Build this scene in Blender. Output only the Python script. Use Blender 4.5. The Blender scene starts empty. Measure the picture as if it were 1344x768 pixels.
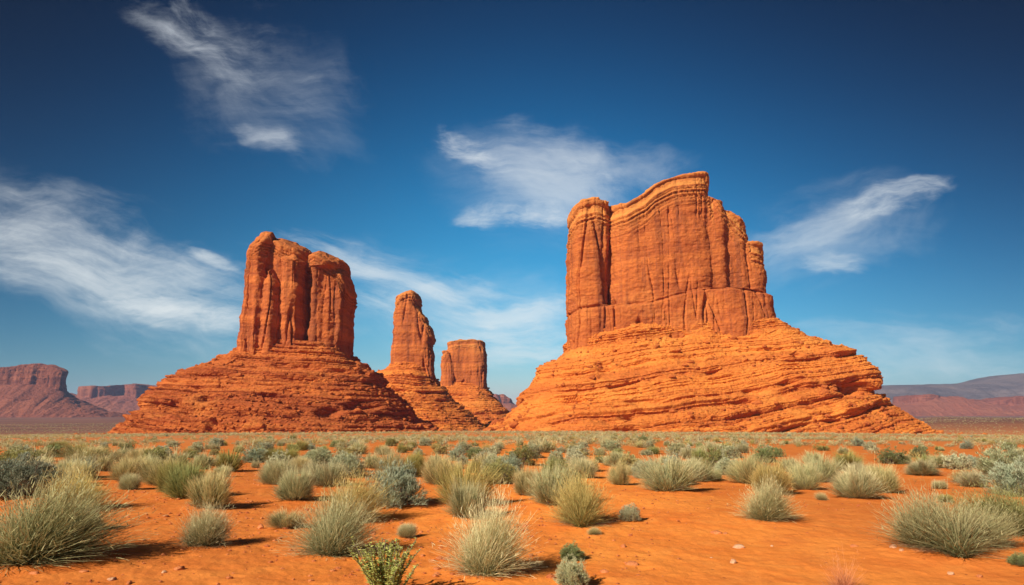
import bpy, math, random
import numpy as np
from mathutils import Vector

R = math.radians
SC = bpy.context.scene
COL = SC.collection
rng = np.random.default_rng(7)
random.seed(7)

# ------------------------------------------------------------------ camera
F = 876.0            # focal length in pixels of a 1344 wide frame
PITCH = R(10.2)
EYE = 1.6
cam = bpy.data.cameras.new('camera')
cam.sensor_width = 36.0
cam.lens = 36.0 * F / 1344.0
cam.clip_start = 0.05
cam.clip_end = 60000.0
camo = bpy.data.objects.new('camera', cam)
COL.objects.link(camo)
camo.location = (0, 0, EYE)
camo.rotation_euler = (R(90) + PITCH, 0, 0)
SC.camera = camo

# ------------------------------------------------------------------ light
SC.view_settings.view_transform = 'Standard'
SC.view_settings.look = 'None'
SC.view_settings.gamma = 1.0
SC.view_settings.exposure = 0.60
SUN_EL = R(32)
SUN_H = Vector((-0.67, -0.74)).normalized()      # horizontal direction towards the sun
SUN_DIR = Vector((SUN_H.x * math.cos(SUN_EL), SUN_H.y * math.cos(SUN_EL), math.sin(SUN_EL)))
sun = bpy.data.lights.new('sun', 'SUN')
sun.energy = 5.0
sun.angle = R(0.5)
sun.color = (1.0, 0.93, 0.82)
suno = bpy.data.objects.new('sun', sun)
COL.objects.link(suno)
suno.location = (-40, -40, 60)
suno.rotation_euler = (-SUN_DIR).to_track_quat('-Z', 'Y').to_euler()


def px_ray(px, py):
    r = (px - 672.0) / F
    u = (384.0 - py) / F
    return (r, math.cos(PITCH) - u * math.sin(PITCH), math.sin(PITCH) + u * math.cos(PITCH))


def px_uw(px, py):
    d = px_ray(px, py)
    return d[0] / d[1], d[2] / d[1]


def P(px, py, D):
    """photo pixel -> (x, z) on the vertical plane y = D"""
    u, w = px_uw(px, py)
    return u * D, EYE + w * D


# ------------------------------------------------------------------ node helpers
class NT:
    def __init__(s, tree):
        s.t = tree
        s.n = tree.nodes
        s.l = tree.links

    def new(s, typ, **kw):
        n = s.n.new(typ)
        for k, v in kw.items():
            setattr(n, k, v)
        return n

    def put(s, sock, v):
        if isinstance(v, bpy.types.NodeSocket):
            s.l.new(v, sock)
        elif v is not None:
            sock.default_value = v

    def m(s, op, a, b=None, c=None, clamp=False):
        n = s.new('ShaderNodeMath', operation=op, use_clamp=clamp)
        s.put(n.inputs[0], a)
        if b is not None: s.put(n.inputs[1], b)
        if c is not None: s.put(n.inputs[2], c)
        return n.outputs[0]

    def add(s, a, b): return s.m('ADD', a, b)
    def sub(s, a, b): return s.m('SUBTRACT', a, b)
    def mul(s, a, b): return s.m('MULTIPLY', a, b)

    def ramp(s, v, a, b, lo=0.0, hi=1.0, smooth=True):
        n = s.new('ShaderNodeMapRange', interpolation_type='SMOOTHSTEP' if smooth else 'LINEAR')
        s.put(n.inputs[0], v)
        for i, x in enumerate((a, b, lo, hi)):
            s.put(n.inputs[1 + i], x)
        return n.outputs[0]

    def xyz(s, x, y, z=0.0):
        n = s.new('ShaderNodeCombineXYZ')
        s.put(n.inputs[0], x); s.put(n.inputs[1], y); s.put(n.inputs[2], z)
        return n.outputs[0]

    def sep(s, v):
        n = s.new('ShaderNodeSeparateXYZ')
        s.put(n.inputs[0], v)
        return n.outputs

    def noise(s, vec, scale, detail=4, rough=0.55, dist=0.0, dim='3D'):
        n = s.new('ShaderNodeTexNoise', noise_dimensions=dim)
        s.put(n.inputs['Vector'], vec)
        n.inputs['Scale'].default_value = scale
        n.inputs['Detail'].default_value = detail
        n.inputs['Roughness'].default_value = rough
        n.inputs['Distortion'].default_value = dist
        return n.outputs['Fac']

    def vor(s, vec, scale, feature='F1', out='Distance'):
        n = s.new('ShaderNodeTexVoronoi', feature=feature)
        s.put(n.inputs['Vector'], vec)
        n.inputs['Scale'].default_value = scale
        return n.outputs[out]

    def mapping(s, vec, scale=(1, 1, 1), loc=(0, 0, 0), rot=(0, 0, 0)):
        n = s.new('ShaderNodeMapping')
        s.put(n.inputs[0], vec)
        n.inputs['Location'].default_value = loc
        n.inputs['Rotation'].default_value = rot
        n.inputs['Scale'].default_value = scale
        return n.outputs[0]

    def mix(s, f, a, b, mode='MIX'):
        n = s.new('ShaderNodeMix', data_type='RGBA', blend_type=mode)
        s.put(n.inputs[0], f)
        for i, v in ((6, a), (7, b)):
            if isinstance(v, (tuple, list)) and len(v) == 3: v = (*v, 1.0)
            s.put(n.inputs[i], v)
        return n.outputs[2]

    def attr(s, name, out='Fac', typ='GEOMETRY'):
        n = s.new('ShaderNodeAttribute', attribute_name=name, attribute_type=typ)
        return n.outputs[out]


# ------------------------------------------------------------------ world
world = bpy.data.worlds.new('World')
SC.world = world
world.use_nodes = True
W = NT(world.node_tree)
W.n.clear()
sky = W.new('ShaderNodeTexSky', sky_type='NISHITA', sun_disc=False)
sky.sun_elevation = SUN_EL
sky.sun_rotation = math.atan2(SUN_H.x, SUN_H.y)
sky.altitude = 1600
sky.air_density = 1.0
sky.dust_density = 0.35
sky.ozone_density = 2.5
SKY_STRENGTH = 0.085
tc = W.new('ShaderNodeTexCoord')
dx, dy, dz = W.sep(tc.outputs['Generated'])
ay = W.m('MAXIMUM', W.m('ABSOLUTE', dy), 0.05)
U = W.m('DIVIDE', dx, ay)
V = W.m('DIVIDE', dz, ay)
UV = W.xyz(U, V, 0.0)
# deep blue graded with height, with a vignette's side darkening put into the colour
side2 = W.m('MINIMUM', W.mul(dx, dx), 0.36)
hgt = W.m('MINIMUM', W.m('MAXIMUM', dz, 0.0), 0.56)


def grade(k):
    e = W.add(W.add(k[0], W.mul(hgt, k[1])), W.add(W.mul(W.mul(hgt, hgt), k[2]), W.mul(side2, k[3])))
    return W.m('MINIMUM', W.m('EXPONENT', W.add(e, W.mul(W.mul(hgt, side2), k[4]))), 2.5)


FIT = ((-0.14, -7.8, 4.2, -2.2, -5.4), (-0.46, 3.2, -9.3, -1.15, -10.0), (-0.54, 4.1, -9.1, -0.80, -9.0))
skyc = W.mix(1.0, sky.outputs[0], W.xyz(grade(FIT[0]), grade(FIT[1]), grade(FIT[2])), 'MULTIPLY')
warp = W.new('ShaderNodeTexNoise', noise_dimensions='2D')
W.put(warp.inputs['Vector'], UV)
warp.inputs['Scale'].default_value = 3.2
warp.inputs['Detail'].default_value = 5.0
wx, wy, wz = W.sep(warp.outputs['Color'])


FIB = W.noise(W.mapping(W.xyz(W.add(U, W.mul(wx, 0.25)), W.add(V, W.mul(wy, 0.12))), (7.0, 34.0, 1.0), rot=(0, 0, R(12))), 1.0, 7, 0.68, 0.3)


def cloud(px, py, lx, ly, ang, amp=0.6, st=3.0, seed=0.0, soft=0.55, bias=0.0, rough=0.62, wp=0.10):
    """one wisp: centre, half sizes (all in picture units of the reference), streak angle in degrees (positive = rising to the right)"""
    u, w = px_uw(px, py)
    a = R(ang)
    du = W.add(W.sub(U, u), W.mul(W.sub(wx, 0.5), wp))
    dw = W.add(W.sub(V, w), W.mul(W.sub(wy, 0.5), wp))
    ca, sa = math.cos(a), math.sin(a)
    p = W.add(W.mul(du, ca), W.mul(dw, sa))
    q = W.sub(W.mul(dw, ca), W.mul(du, sa))
    sx, sy = lx * 1.25 / F, ly * 1.35 / F
    pn = W.mul(p, 1 / sx)
    qn = W.mul(q, 1 / sy)
    rr = W.add(W.mul(pn, pn), W.mul(qn, qn))
    env = W.m('POWER', W.m('SUBTRACT', 1.0, W.m('MINIMUM', rr, 1.0)), 0.8)
    n = W.noise(W.xyz(W.add(W.mul(p, 4.5), seed), W.mul(q, 4.5 * st), seed), 1.0, 7, rough, 0.35)
    n2 = FIB
    n = W.add(W.mul(n, 0.76), W.mul(n2, 0.24))
    d = W.ramp(W.add(W.mul(W.sub(n, 0.5), 3.6), W.add(W.mul(env, 1.05), bias - 0.62)), 0.0, soft * 1.25, 0.0, amp)
    return W.mul(d, W.m('POWER', env, 0.6))


CL = [
    # broad thin veils under the wisps
    cloud(350, 120, 150, 100, -50, 0.26, 1.4, 71.2, 1.25, 0.34),
    cloud(150, 355, 360, 84, -17, 0.46, 3.6, 73.5, 1.15, 0.36),
    cloud(610, 405, 270, 66, -11, 0.34, 2.6, 75.1, 1.2, 0.34),
    cloud(690, 245, 160, 80, -20, 0.26, 1.6, 77.7, 1.25, 0.38),
    cloud(1085, 315, 165, 62, 12, 0.34, 2.6, 79.3, 1.25, 0.36),
    cloud(1210, 462, 280, 48, 2, 0.42, 4.5, 81.3, 1.15, 0.32),
    # upper left veil, with its bright edge and small bright tuft
    cloud(330, 80, 160, 92, -38, 0.44, 1.8, 1.1, 1.15, 0.08),
    cloud(250, 48, 140, 44, -33, 0.55, 2.2, 2.3, 0.8, 0.06),
    cloud(356, 190, 62, 22, -32, 0.66, 3.0, 3.7, 1.0, 0.0, wp=0.10),
    # left band
    cloud(130, 352, 310, 62, -17, 0.50, 7.0, 5.2, 0.95, 0.16, wp=0.05),
    cloud(235, 408, 120, 26, -8, 0.62, 4.0, 6.9, 0.6, 0.05, wp=0.05),
    cloud(275, 338, 52, 10, -24, 0.62, 2.5, 11.0, 0.6, 0.1, wp=0.03),
    # middle band behind the two buttes
    cloud(560, 385, 220, 40, -17, 0.60, 6.0, 13.2, 0.9, 0.14, wp=0.05),
    cloud(700, 408, 90, 26, -4, 0.55, 3.0, 15.9, 0.6, 0.05),
    cloud(665, 455, 120, 34, 0, 0.62, 3.2, 17.1, 0.65, 0.12),
    # centre
    cloud(615, 198, 80, 34, -30, 0.72, 2.6, 19.4, 0.7, 0.05),
    cloud(705, 228, 125, 70, -24, 0.52, 1.7, 20.4, 1.0, 0.2),
    cloud(690, 285, 95, 26, 4, 0.72, 3.0, 22.8, 0.6, 0.05),
    cloud(820, 222, 120, 40, -8, 0.34, 2.2, 25.8, 1.0, 0.15),
    # right
    cloud(1170, 275, 110, 24, 11, 0.66, 3.2, 41.3, 0.75, 0.02),
    cloud(1060, 305, 115, 40, 14, 0.34, 3.2, 43.3, 0.9, 0.05),
    cloud(1090, 355, 55, 20, -10, 0.50, 2.6, 51.4, 0.7, 0.05),
]
trans = None
for c in CL:
    k = W.m('SUBTRACT', 1.0, c)
    trans = k if trans is None else W.mul(trans, k)
dens = W.m('SUBTRACT', 1.0, trans, clamp=True)
dens = W.mul(dens, W.ramp(dz, 0.0, 0.05))
cc = W.mix(W.ramp(dz, 0.1, 0.6), (6.9, 7.2, 7.1), (5.6, 6.0, 6.5))
skyc = W.mix(dens, skyc, cc)
bg = W.new('ShaderNodeBackground')
W.put(bg.inputs[0], skyc)
bg.inputs[1].default_value = SKY_STRENGTH
wo = W.new('ShaderNodeOutputWorld')
W.l.new(bg.outputs[0], wo.inputs[0])

SC.cycles.volume_bounces = 0
SC.cycles.max_bounces = 6
SC.cycles.diffuse_bounces = 3
SC.cycles.transparent_max_bounces = 8


# ------------------------------------------------------------------ numpy noise
def _h(ix, iy, iz, seed):
    h = (ix.astype(np.uint32) * np.uint32(374761393) + iy.astype(np.uint32) * np.uint32(668265263)
         + iz.astype(np.uint32) * np.uint32(2147483647 - 19) + np.uint32((seed * 974711 + 12345) & 0xffffffff))
    h = (h ^ (h >> np.uint32(13))) * np.uint32(1274126177)
    h = (h ^ (h >> np.uint32(16))) * np.uint32(2246822519)
    return h ^ (h >> np.uint32(15))


_G = np.array([(1, 1, 0), (-1, 1, 0), (1, -1, 0), (-1, -1, 0), (1, 0, 1), (-1, 0, 1), (1, 0, -1), (-1, 0, -1),
               (0, 1, 1), (0, -1, 1), (0, 1, -1), (0, -1, -1), (1, 1, 0), (-1, 1, 0), (0, -1, 1), (0, -1, -1)], float)


def perlin(x, y, z=None, seed=0):
    x = np.asarray(x, float); y = np.asarray(y, float)
    x, y = np.broadcast_arrays(x, y)
    z = np.zeros_like(x) + 0.37 if z is None else np.broadcast_to(np.asarray(z, float), x.shape)
    ix = np.floor(x).astype(np.int64); iy = np.floor(y).astype(np.int64); iz = np.floor(z).astype(np.int64)
    fx, fy, fz = x - ix, y - iy, z - iz
    u = fx ** 3 * (fx * (fx * 6 - 15) + 10); v = fy ** 3 * (fy * (fy * 6 - 15) + 10); w = fz ** 3 * (fz * (fz * 6 - 15) + 10)
    out = 0
    for a in (0, 1):
        for b in (0, 1):
            for c in (0, 1):
                g = _G[_h((ix + a) & 0xffffffff, (iy + b) & 0xffffffff, (iz + c) & 0xffffffff, seed) & np.uint32(15)]
                d = g[..., 0] * (fx - a) + g[..., 1] * (fy - b) + g[..., 2] * (fz - c)
                out = out + d * (u if a else 1 - u) * (v if b else 1 - v) * (w if c else 1 - w)
    return out


def fbm(x, y, z=None, seed=0, oct=4, gain=0.5):
    s = 0; a = 1.0; f = 1.0
    for i in range(oct):
        s = s + a * perlin(x * f, y * f, None if z is None else z * f, seed + i * 17)
        a *= gain; f *= 2.03
    return s


def worley(x, y, z, seed=0):
    ix = np.floor(x).astype(np.int64); iy = np.floor(y).astype(np.int64); iz = np.floor(z).astype(np.int64)
    f1 = np.full(x.shape, 9.0); f2 = np.full(x.shape, 9.0); cid = np.zeros(x.shape)
    for a in (-1, 0, 1):
        for b in (-1, 0, 1):
            for c in (-1, 0, 1):
                jx, jy, jz = ix + a, iy + b, iz + c
                h = _h(jx & 0xffffffff, jy & 0xffffffff, jz & 0xffffffff, seed)
                qx = jx + (h & np.uint32(1023)) / 1023.0
                qy = jy + ((h >> np.uint32(10)) & np.uint32(1023)) / 1023.0
                qz = jz + ((h >> np.uint32(20)) & np.uint32(1023)) / 1023.0
                d = (qx - x) ** 2 + (qy - y) ** 2 + (qz - z) ** 2
                m = d < f1
                f2 = np.where(m, f1, np.minimum(f2, d))
                f1 = np.where(m, d, f1)
                cid = np.where(m, (h >> np.uint32(5)) & np.uint32(255), cid)
    return np.sqrt(f1), np.sqrt(f2), cid / 255.0


def sstep(x, a, b):
    t = np.clip((x - a) / (b - a), 0, 1)
    return t * t * (3 - 2 * t)


# ------------------------------------------------------------------ mesh helpers
def mesh_from(name, verts, faces, mat=None, smooth=False, attrs=None, parent=None, link=True):
    """verts (n,3); faces (m,k) array of quads or triangles, or list of arrays"""
    me = bpy.data.meshes.new(name)
    if not isinstance(faces, (list, tuple)):
        faces = [faces]
    faces = [f for f in faces if len(f)]
    verts = np.asarray(verts, np.float32)
    me.vertices.add(len(verts))
    me.vertices.foreach_set('co', verts.ravel())
    loops = np.concatenate([f.ravel() for f in faces]).astype(np.int32)
    tot = np.concatenate([np.full(len(f), f.shape[1], np.int32) for f in faces])
    start = np.concatenate([[0], np.cumsum(tot)[:-1]]).astype(np.int32)
    me.loops.add(len(loops))
    me.loops.foreach_set('vertex_index', loops)
    me.polygons.add(len(tot))
    me.polygons.foreach_set('loop_start', start)
    me.polygons.foreach_set('loop_total', tot)
    me.polygons.foreach_set('use_smooth', np.full(len(tot), smooth, bool))
    me.update(calc_edges=True)
    for k, v in (attrs or {}).items():
        v = np.asarray(v, np.float32)
        if v.ndim == 1:
            a = me.attributes.new(k, 'FLOAT', 'POINT'); a.data.foreach_set('value', v)
        else:
            if v.shape[1] == 3: v = np.hstack([v, np.ones((len(v), 1), np.float32)])
            a = me.attributes.new(k, 'FLOAT_COLOR', 'POINT'); a.data.foreach_set('color', v.astype(np.float32).ravel())
    if mat: me.materials.append(mat)
    if not link: return me
    o = bpy.data.objects.new(name, me)
    COL.objects.link(o)
    if parent: o.parent = parent
    return o


def empty(name, loc=(0, 0, 0)):
    o = bpy.data.objects.new(name, None)
    o.empty_display_size = 0.1
    COL.objects.link(o)
    o.location = loc
    return o


def tag(o, label=None, cat=None, group=None, kind=None):
    if label: o['label'] = label
    if cat: o['category'] = cat
    if group: o['group'] = group
    if kind: o['kind'] = kind
    return o


# ------------------------------------------------------------------ terrain height
_pr = np.array([0.3, 6, 12, 20, 30, 45, 80, 150, 220, 300, 400, 600, 1000, 2000, 4000, 16000, 30000])
_pd = np.array([1.6, 1.6, 1.6, 1.63, 1.78, 2.12, 3.0, 4.35, 6.1, 8.1, 10.5, 12.2, 12.6, 12.8, 13.2, 13.5, 13.5])
_lg = np.linspace(np.log(0.3), np.log(30000), 3000)
_ld = np.interp(_lg, np.log(_pr), _pd)
_kk = np.exp(-0.5 * (np.arange(-60, 61) / 22.0) ** 2); _kk /= _kk.sum()
_ld = np.convolve(np.pad(_ld, 60, mode='edge'), _kk, 'valid')
MOUNDS = []


def G0(x, y):
    x = np.asarray(x, float); y = np.asarray(y, float)
    r = np.maximum(np.hypot(x, y), 0.31)
    z = EYE - np.interp(np.log(r), _lg, _ld)
    near = 1 - sstep(r, 25, 90)
    z = z + near * 0.11 * perlin(x * 0.16, y * 0.16, seed=3) + 0.04 * near * perlin(x * 0.55, y * 0.55, seed=4)
    mid = sstep(r, 30, 120)
    z = z + mid * (0.35 * perlin(x * 0.02, y * 0.02, seed=5) + 0.15 * perlin(x * 0.07, y * 0.07, seed=6))
    # low red rise on the right beyond the big butte
    th = np.arctan2(x, y)
    rise = sstep(th, R(27.0), R(33)) * sstep(r, 280, 520) * (1 - sstep(r, 900, 1500)) * (y > 0)
    z = z + rise * (7.2 + 1.6 * fbm(x * 0.012, y * 0.012, seed=9, oct=4))
    return z


# ------------------------------------------------------------------ materials
def mat_new(name):
    m = bpy.data.materials.new(name)
    m.use_nodes = True
    m.node_tree.nodes.clear()
    return m, NT(m.node_tree)


def finish(N, col, rough=0.9, bump=None, bstr=0.5, bdist=0.1, translucent=0.0, spec=0.15):
    p = N.new('ShaderNodeBsdfPrincipled')
    N.put(p.inputs['Base Color'], col)
    N.put(p.inputs['Roughness'], rough)
    p.inputs['Specular IOR Level'].default_value = spec
    if bump is not None:
        b = N.new('ShaderNodeBump')
        b.inputs['Strength'].default_value = bstr
        b.inputs['Distance'].default_value = bdist
        N.put(b.inputs['Height'], bump)
        N.l.new(b.outputs[0], p.inputs['Normal'])
    sh = p.outputs[0]
    if translucent:
        t = N.new('ShaderNodeBsdfTranslucent')
        N.put(t.inputs[0], col)
        mx = N.new('ShaderNodeMixShader')
        mx.inputs[0].default_value = translucent
        N.l.new(sh, mx.inputs[1]); N.l.new(t.outputs[0], mx.inputs[2])
        sh = mx.outputs[0]
    o = N.new('ShaderNodeOutputMaterial')
    N.l.new(sh, o.inputs[0])


def rock_mat(name, base, dark, light, cap, streak=0.0, grain=1.0, sc=1.0, pale=0.0):
    m, N = mat_new(name)
    g = N.new('ShaderNodeNewGeometry').outputs['Position']
    tone = N.attr('tone')
    capf = N.attr('cap')
    bands = N.noise(N.mapping(g, (0.02 / sc, 0.02 / sc, 0.55 / sc)), 1.0, 6, 0.65, 0.3)
    fine = N.noise(N.mapping(g, (0.10 / sc, 0.10 / sc, 2.6 / sc)), 1.0, 5, 0.7, 0.4)
    blotch = N.noise(g, 0.06 / sc, 5, 0.6)
    speck = N.noise(g, 1.4 / sc, 5, 0.7)
    c = N.mix(N.ramp(N.add(N.mul(tone, 0.7), N.mul(N.sub(bands, 0.5), 1.8)), -0.55, 0.65), dark, base)
    c = N.mix(N.mul(N.ramp(fine, 0.52, 0.72), 0.55), c, light)
    c = N.mix(N.mul(N.ramp(blotch, 0.5, 0.75), 0.5), c, light)
    c = N.mix(N.mul(N.ramp(blotch, 0.5, 0.3), 0.45), c, dark)
    c = N.mix(N.mul(N.ramp(speck, 0.50, 0.66), 0.48 * grain), c, dark)
    if streak:
        st = N.noise(N.mapping(g, (0.22 / sc, 0.22 / sc, 0.012 / sc)), 1.0, 5, 0.65, 0.25)
        st2 = N.noise(N.mapping(g, (0.9 / sc, 0.9 / sc, 0.03 / sc)), 1.0, 4, 0.6, 0.2)
        c = N.mix(N.mul(N.ramp(st, 0.5, 0.66), streak), c, (0.19, 0.052, 0.024))
        c = N.mix(N.mul(N.ramp(st2, 0.55, 0.7), streak * 0.55), c, (0.15, 0.045, 0.025))
    if pale:
        pl = N.noise(N.mapping(g, (0.05 / sc, 0.05 / sc, 0.11 / sc)), 1.0, 6, 0.7, 0.8)
        c = N.mix(N.mul(N.ramp(pl, 0.62, 0.72), pale), c, (0.62, 0.34, 0.17))
    c = N.mix(N.m('MULTIPLY', capf, 0.8, clamp=True), c, cap)
    bh = N.add(N.mul(N.noise(g, 1.6 / sc, 7, 0.72), 1.0), N.add(N.mul(fine, 0.9), N.mul(N.add(N.vor(g, 0.9 / sc), N.mul(N.vor(g, 2.1 / sc), 0.4)), 0.45)))
    finish(N, c, 0.95, bh, 0.9, 0.85 * sc * grain, spec=0.08)
    return m


M_CLIFF = rock_mat('red_sandstone_cliff', (0.54, 0.148, 0.033), (0.38, 0.092, 0.025), (0.66, 0.23, 0.052), (0.66, 0.27, 0.062), streak=0.62, grain=0.55)
M_CLIFF_D = rock_mat('dark_sandstone_cliff', (0.54, 0.145, 0.035), (0.35, 0.083, 0.026), (0.62, 0.205, 0.05), (0.60, 0.21, 0.05), streak=0.65, grain=0.65)
M_TALUS = rock_mat('orange_talus', (0.74, 0.238, 0.041), (0.53, 0.135, 0.027), (0.80, 0.325, 0.064), (0.66, 0.30, 0.08), grain=0.85, pale=0.15)
M_TALUS_R = rock_mat('red_talus', (0.62, 0.172, 0.035), (0.38, 0.085, 0.024), (0.72, 0.26, 0.053), (0.66, 0.30, 0.08), grain=0.95, pale=0.08)
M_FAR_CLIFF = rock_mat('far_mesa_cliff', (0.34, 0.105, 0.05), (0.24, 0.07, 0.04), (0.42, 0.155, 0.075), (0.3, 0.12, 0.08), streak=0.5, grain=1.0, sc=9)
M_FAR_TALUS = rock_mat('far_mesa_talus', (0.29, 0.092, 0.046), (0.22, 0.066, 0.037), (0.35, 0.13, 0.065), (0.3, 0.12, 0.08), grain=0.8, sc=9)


# ------------------------------------------------------------------ rock builder
def _edge(pts, D):
    q = [P(a[0], a[1], a[2] if len(a) > 2 else D) for a in pts]
    q = sorted(((z, x) for x, z in q))
    return np.array([a for a, _ in q]), np.array([b for _, b in q])


def loft(left, right, sky, D, yc, hd, n=3.5, zbase=None, rnd=0.12, nr=72, dz=1.2, frontrun=None, lean=0.0):
    """closed solid: left / right outlines and skyline given as picture points on the plane y = D"""
    lz, lx = _edge(left, D); rz, rx = _edge(right, D)
    if sky:
        s = np.array(sorted(P(a[0], a[1], D) for a in sky)); ztop = s[:, 1].max()
    else:
        ztop = min(lz.max(), rz.max())
    if zbase is None: zbase = min(lz.min(), rz.min())
    K = max(4, int((ztop - zbase) / dz))
    zs = np.linspace(zbase, ztop, K)
    th = np.linspace(0, 2 * np.pi, nr, endpoint=False)
    c, s_ = np.cos(th), np.sin(th)
    n_lo, n_hi = n if isinstance(n, tuple) else (n, n)
    V = []

    def top(x, y):
        if not sky: return np.full_like(x, 1e9)
        return np.interp(x, s[:, 0], s[:, 1]) + 0.55 * layer1d(x * 0.21 + y * 0.07, 5) + 0.3 * layer1d(x * 0.6 - y * 0.2, 6) - rnd * hd * ((y - yc) / hd) ** 2
    for z in zs:
        e_ = 2 / (n_lo + (n_hi - n_lo) * ((z - zbase) / (ztop - zbase)) ** 1.5)
        cx = np.sign(c) * np.abs(c) ** e_; sy = np.sign(s_) * np.abs(s_) ** e_
        L = np.interp(z, lz, lx); Rr = np.interp(z, rz, rx)
        b = hd if frontrun is None else np.interp(z, *frontrun)
        xc, a = (L + Rr) / 2, max((Rr - L) / 2, 0.05)
        x = xc + a * cx; y = yc + b * sy + lean * (z - zbase)
        V.append(np.stack([x, y, np.minimum(z, top(x, y))], 1))
    xl, yl = V[-1][:, 0], V[-1][:, 1]
    xc, yc2 = xl.mean(), yl.mean()
    for f in (0.85, 0.65, 0.45, 0.25, 0.08):
        x = xc + (xl - xc) * f; y = yc2 + (yl - yc2) * f
        V.append(np.stack([x, y, np.minimum(ztop, top(x, y))], 1))
    V = np.concatenate(V); m = len(V) // nr
    i, j = np.meshgrid(np.arange(m - 1), np.arange(nr), indexing='ij')
    q = np.stack([i * nr + j, i * nr + (j + 1) % nr, (i + 1) * nr + (j + 1) % nr, (i + 1) * nr + j], -1).reshape(-1, 4)
    cb, ct = len(V), len(V) + 1
    V = np.vstack([V, [V[:nr].mean(0)], [V[-nr:].mean(0)]])
    j = np.arange(nr)
    tb = np.stack([np.full(nr, cb), (j + 1) % nr, j], 1)
    b0 = (m - 1) * nr
    tt = np.stack([np.full(nr, ct), b0 + j, b0 + (j + 1) % nr], 1)
    return V, q, np.vstack([tb, tt])


def remesh(pieces, voxel, name):
    vs, qs, ts, o = [], [], [], 0
    for v, q, t in pieces:
        vs.append(v); qs.append(q + o); ts.append(t + o); o += len(v)
    ob = mesh_from(name, np.concatenate(vs), [np.concatenate(qs), np.concatenate(ts)])
    md = ob.modifiers.new('r', 'REMESH'); md.mode = 'VOXEL'; md.voxel_size = voxel; md.adaptivity = 0
    dg = bpy.context.evaluated_depsgraph_get()
    ev = ob.evaluated_get(dg)
    me = ev.to_mesh()
    n = len(me.vertices)
    co = np.empty(n * 3, np.float32); me.vertices.foreach_get('co', co); co = co.reshape(-1, 3).astype(float)
    no = np.empty(n * 3, np.float32); me.vertex_normals.foreach_get('vector', no); no = no.reshape(-1, 3).astype(float)
    lt = np.empty(len(me.polygons), np.int32); me.polygons.foreach_get('loop_total', lt)
    li = np.empty(len(me.loops), np.int32); me.loops.foreach_get('vertex_index', li)
    st = np.concatenate([[0], np.cumsum(lt)[:-1]])
    q = np.stack([li[st[lt == 4] + k] for k in range(4)], 1)
    t = np.stack([li[st[lt == 3] + k] for k in range(3)], 1) if (lt == 3).any() else np.zeros((0, 3), int)
    ev.to_mesh_clear()
    m0 = ob.data
    bpy.data.objects.remove(ob); bpy.data.meshes.remove(m0)
    return co, no, q, t


def layer1d(z, seed):
    """stepped 1-d profile, -1..1: each bed has its own offset"""
    h = lambda k: (_h(k & 0xffffffff, k * 0, k * 0, seed) & np.uint32(1023)) / 511.5 - 1
    k = np.floor(z).astype(np.int64); f = z - k
    a, b = h(k), h(k + 1)
    return a + (b - a) * sstep(f, 0.78, 1.0)


def ledges(z, seed):
    """sawtooth beds: sticks out at the top of a bed, undercut just below"""
    k = np.floor(z).astype(np.int64); f = z - k
    amp = (_h(k & 0xffffffff, k * 0, k * 0, seed) & np.uint32(1023)) / 1023.0
    prof = np.where(f < 0.22, -1.0 + f * 1.2, 0.1 + sstep(f, 0.25, 0.42) * 0.9 - f * 0.55)
    return prof * amp


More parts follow.
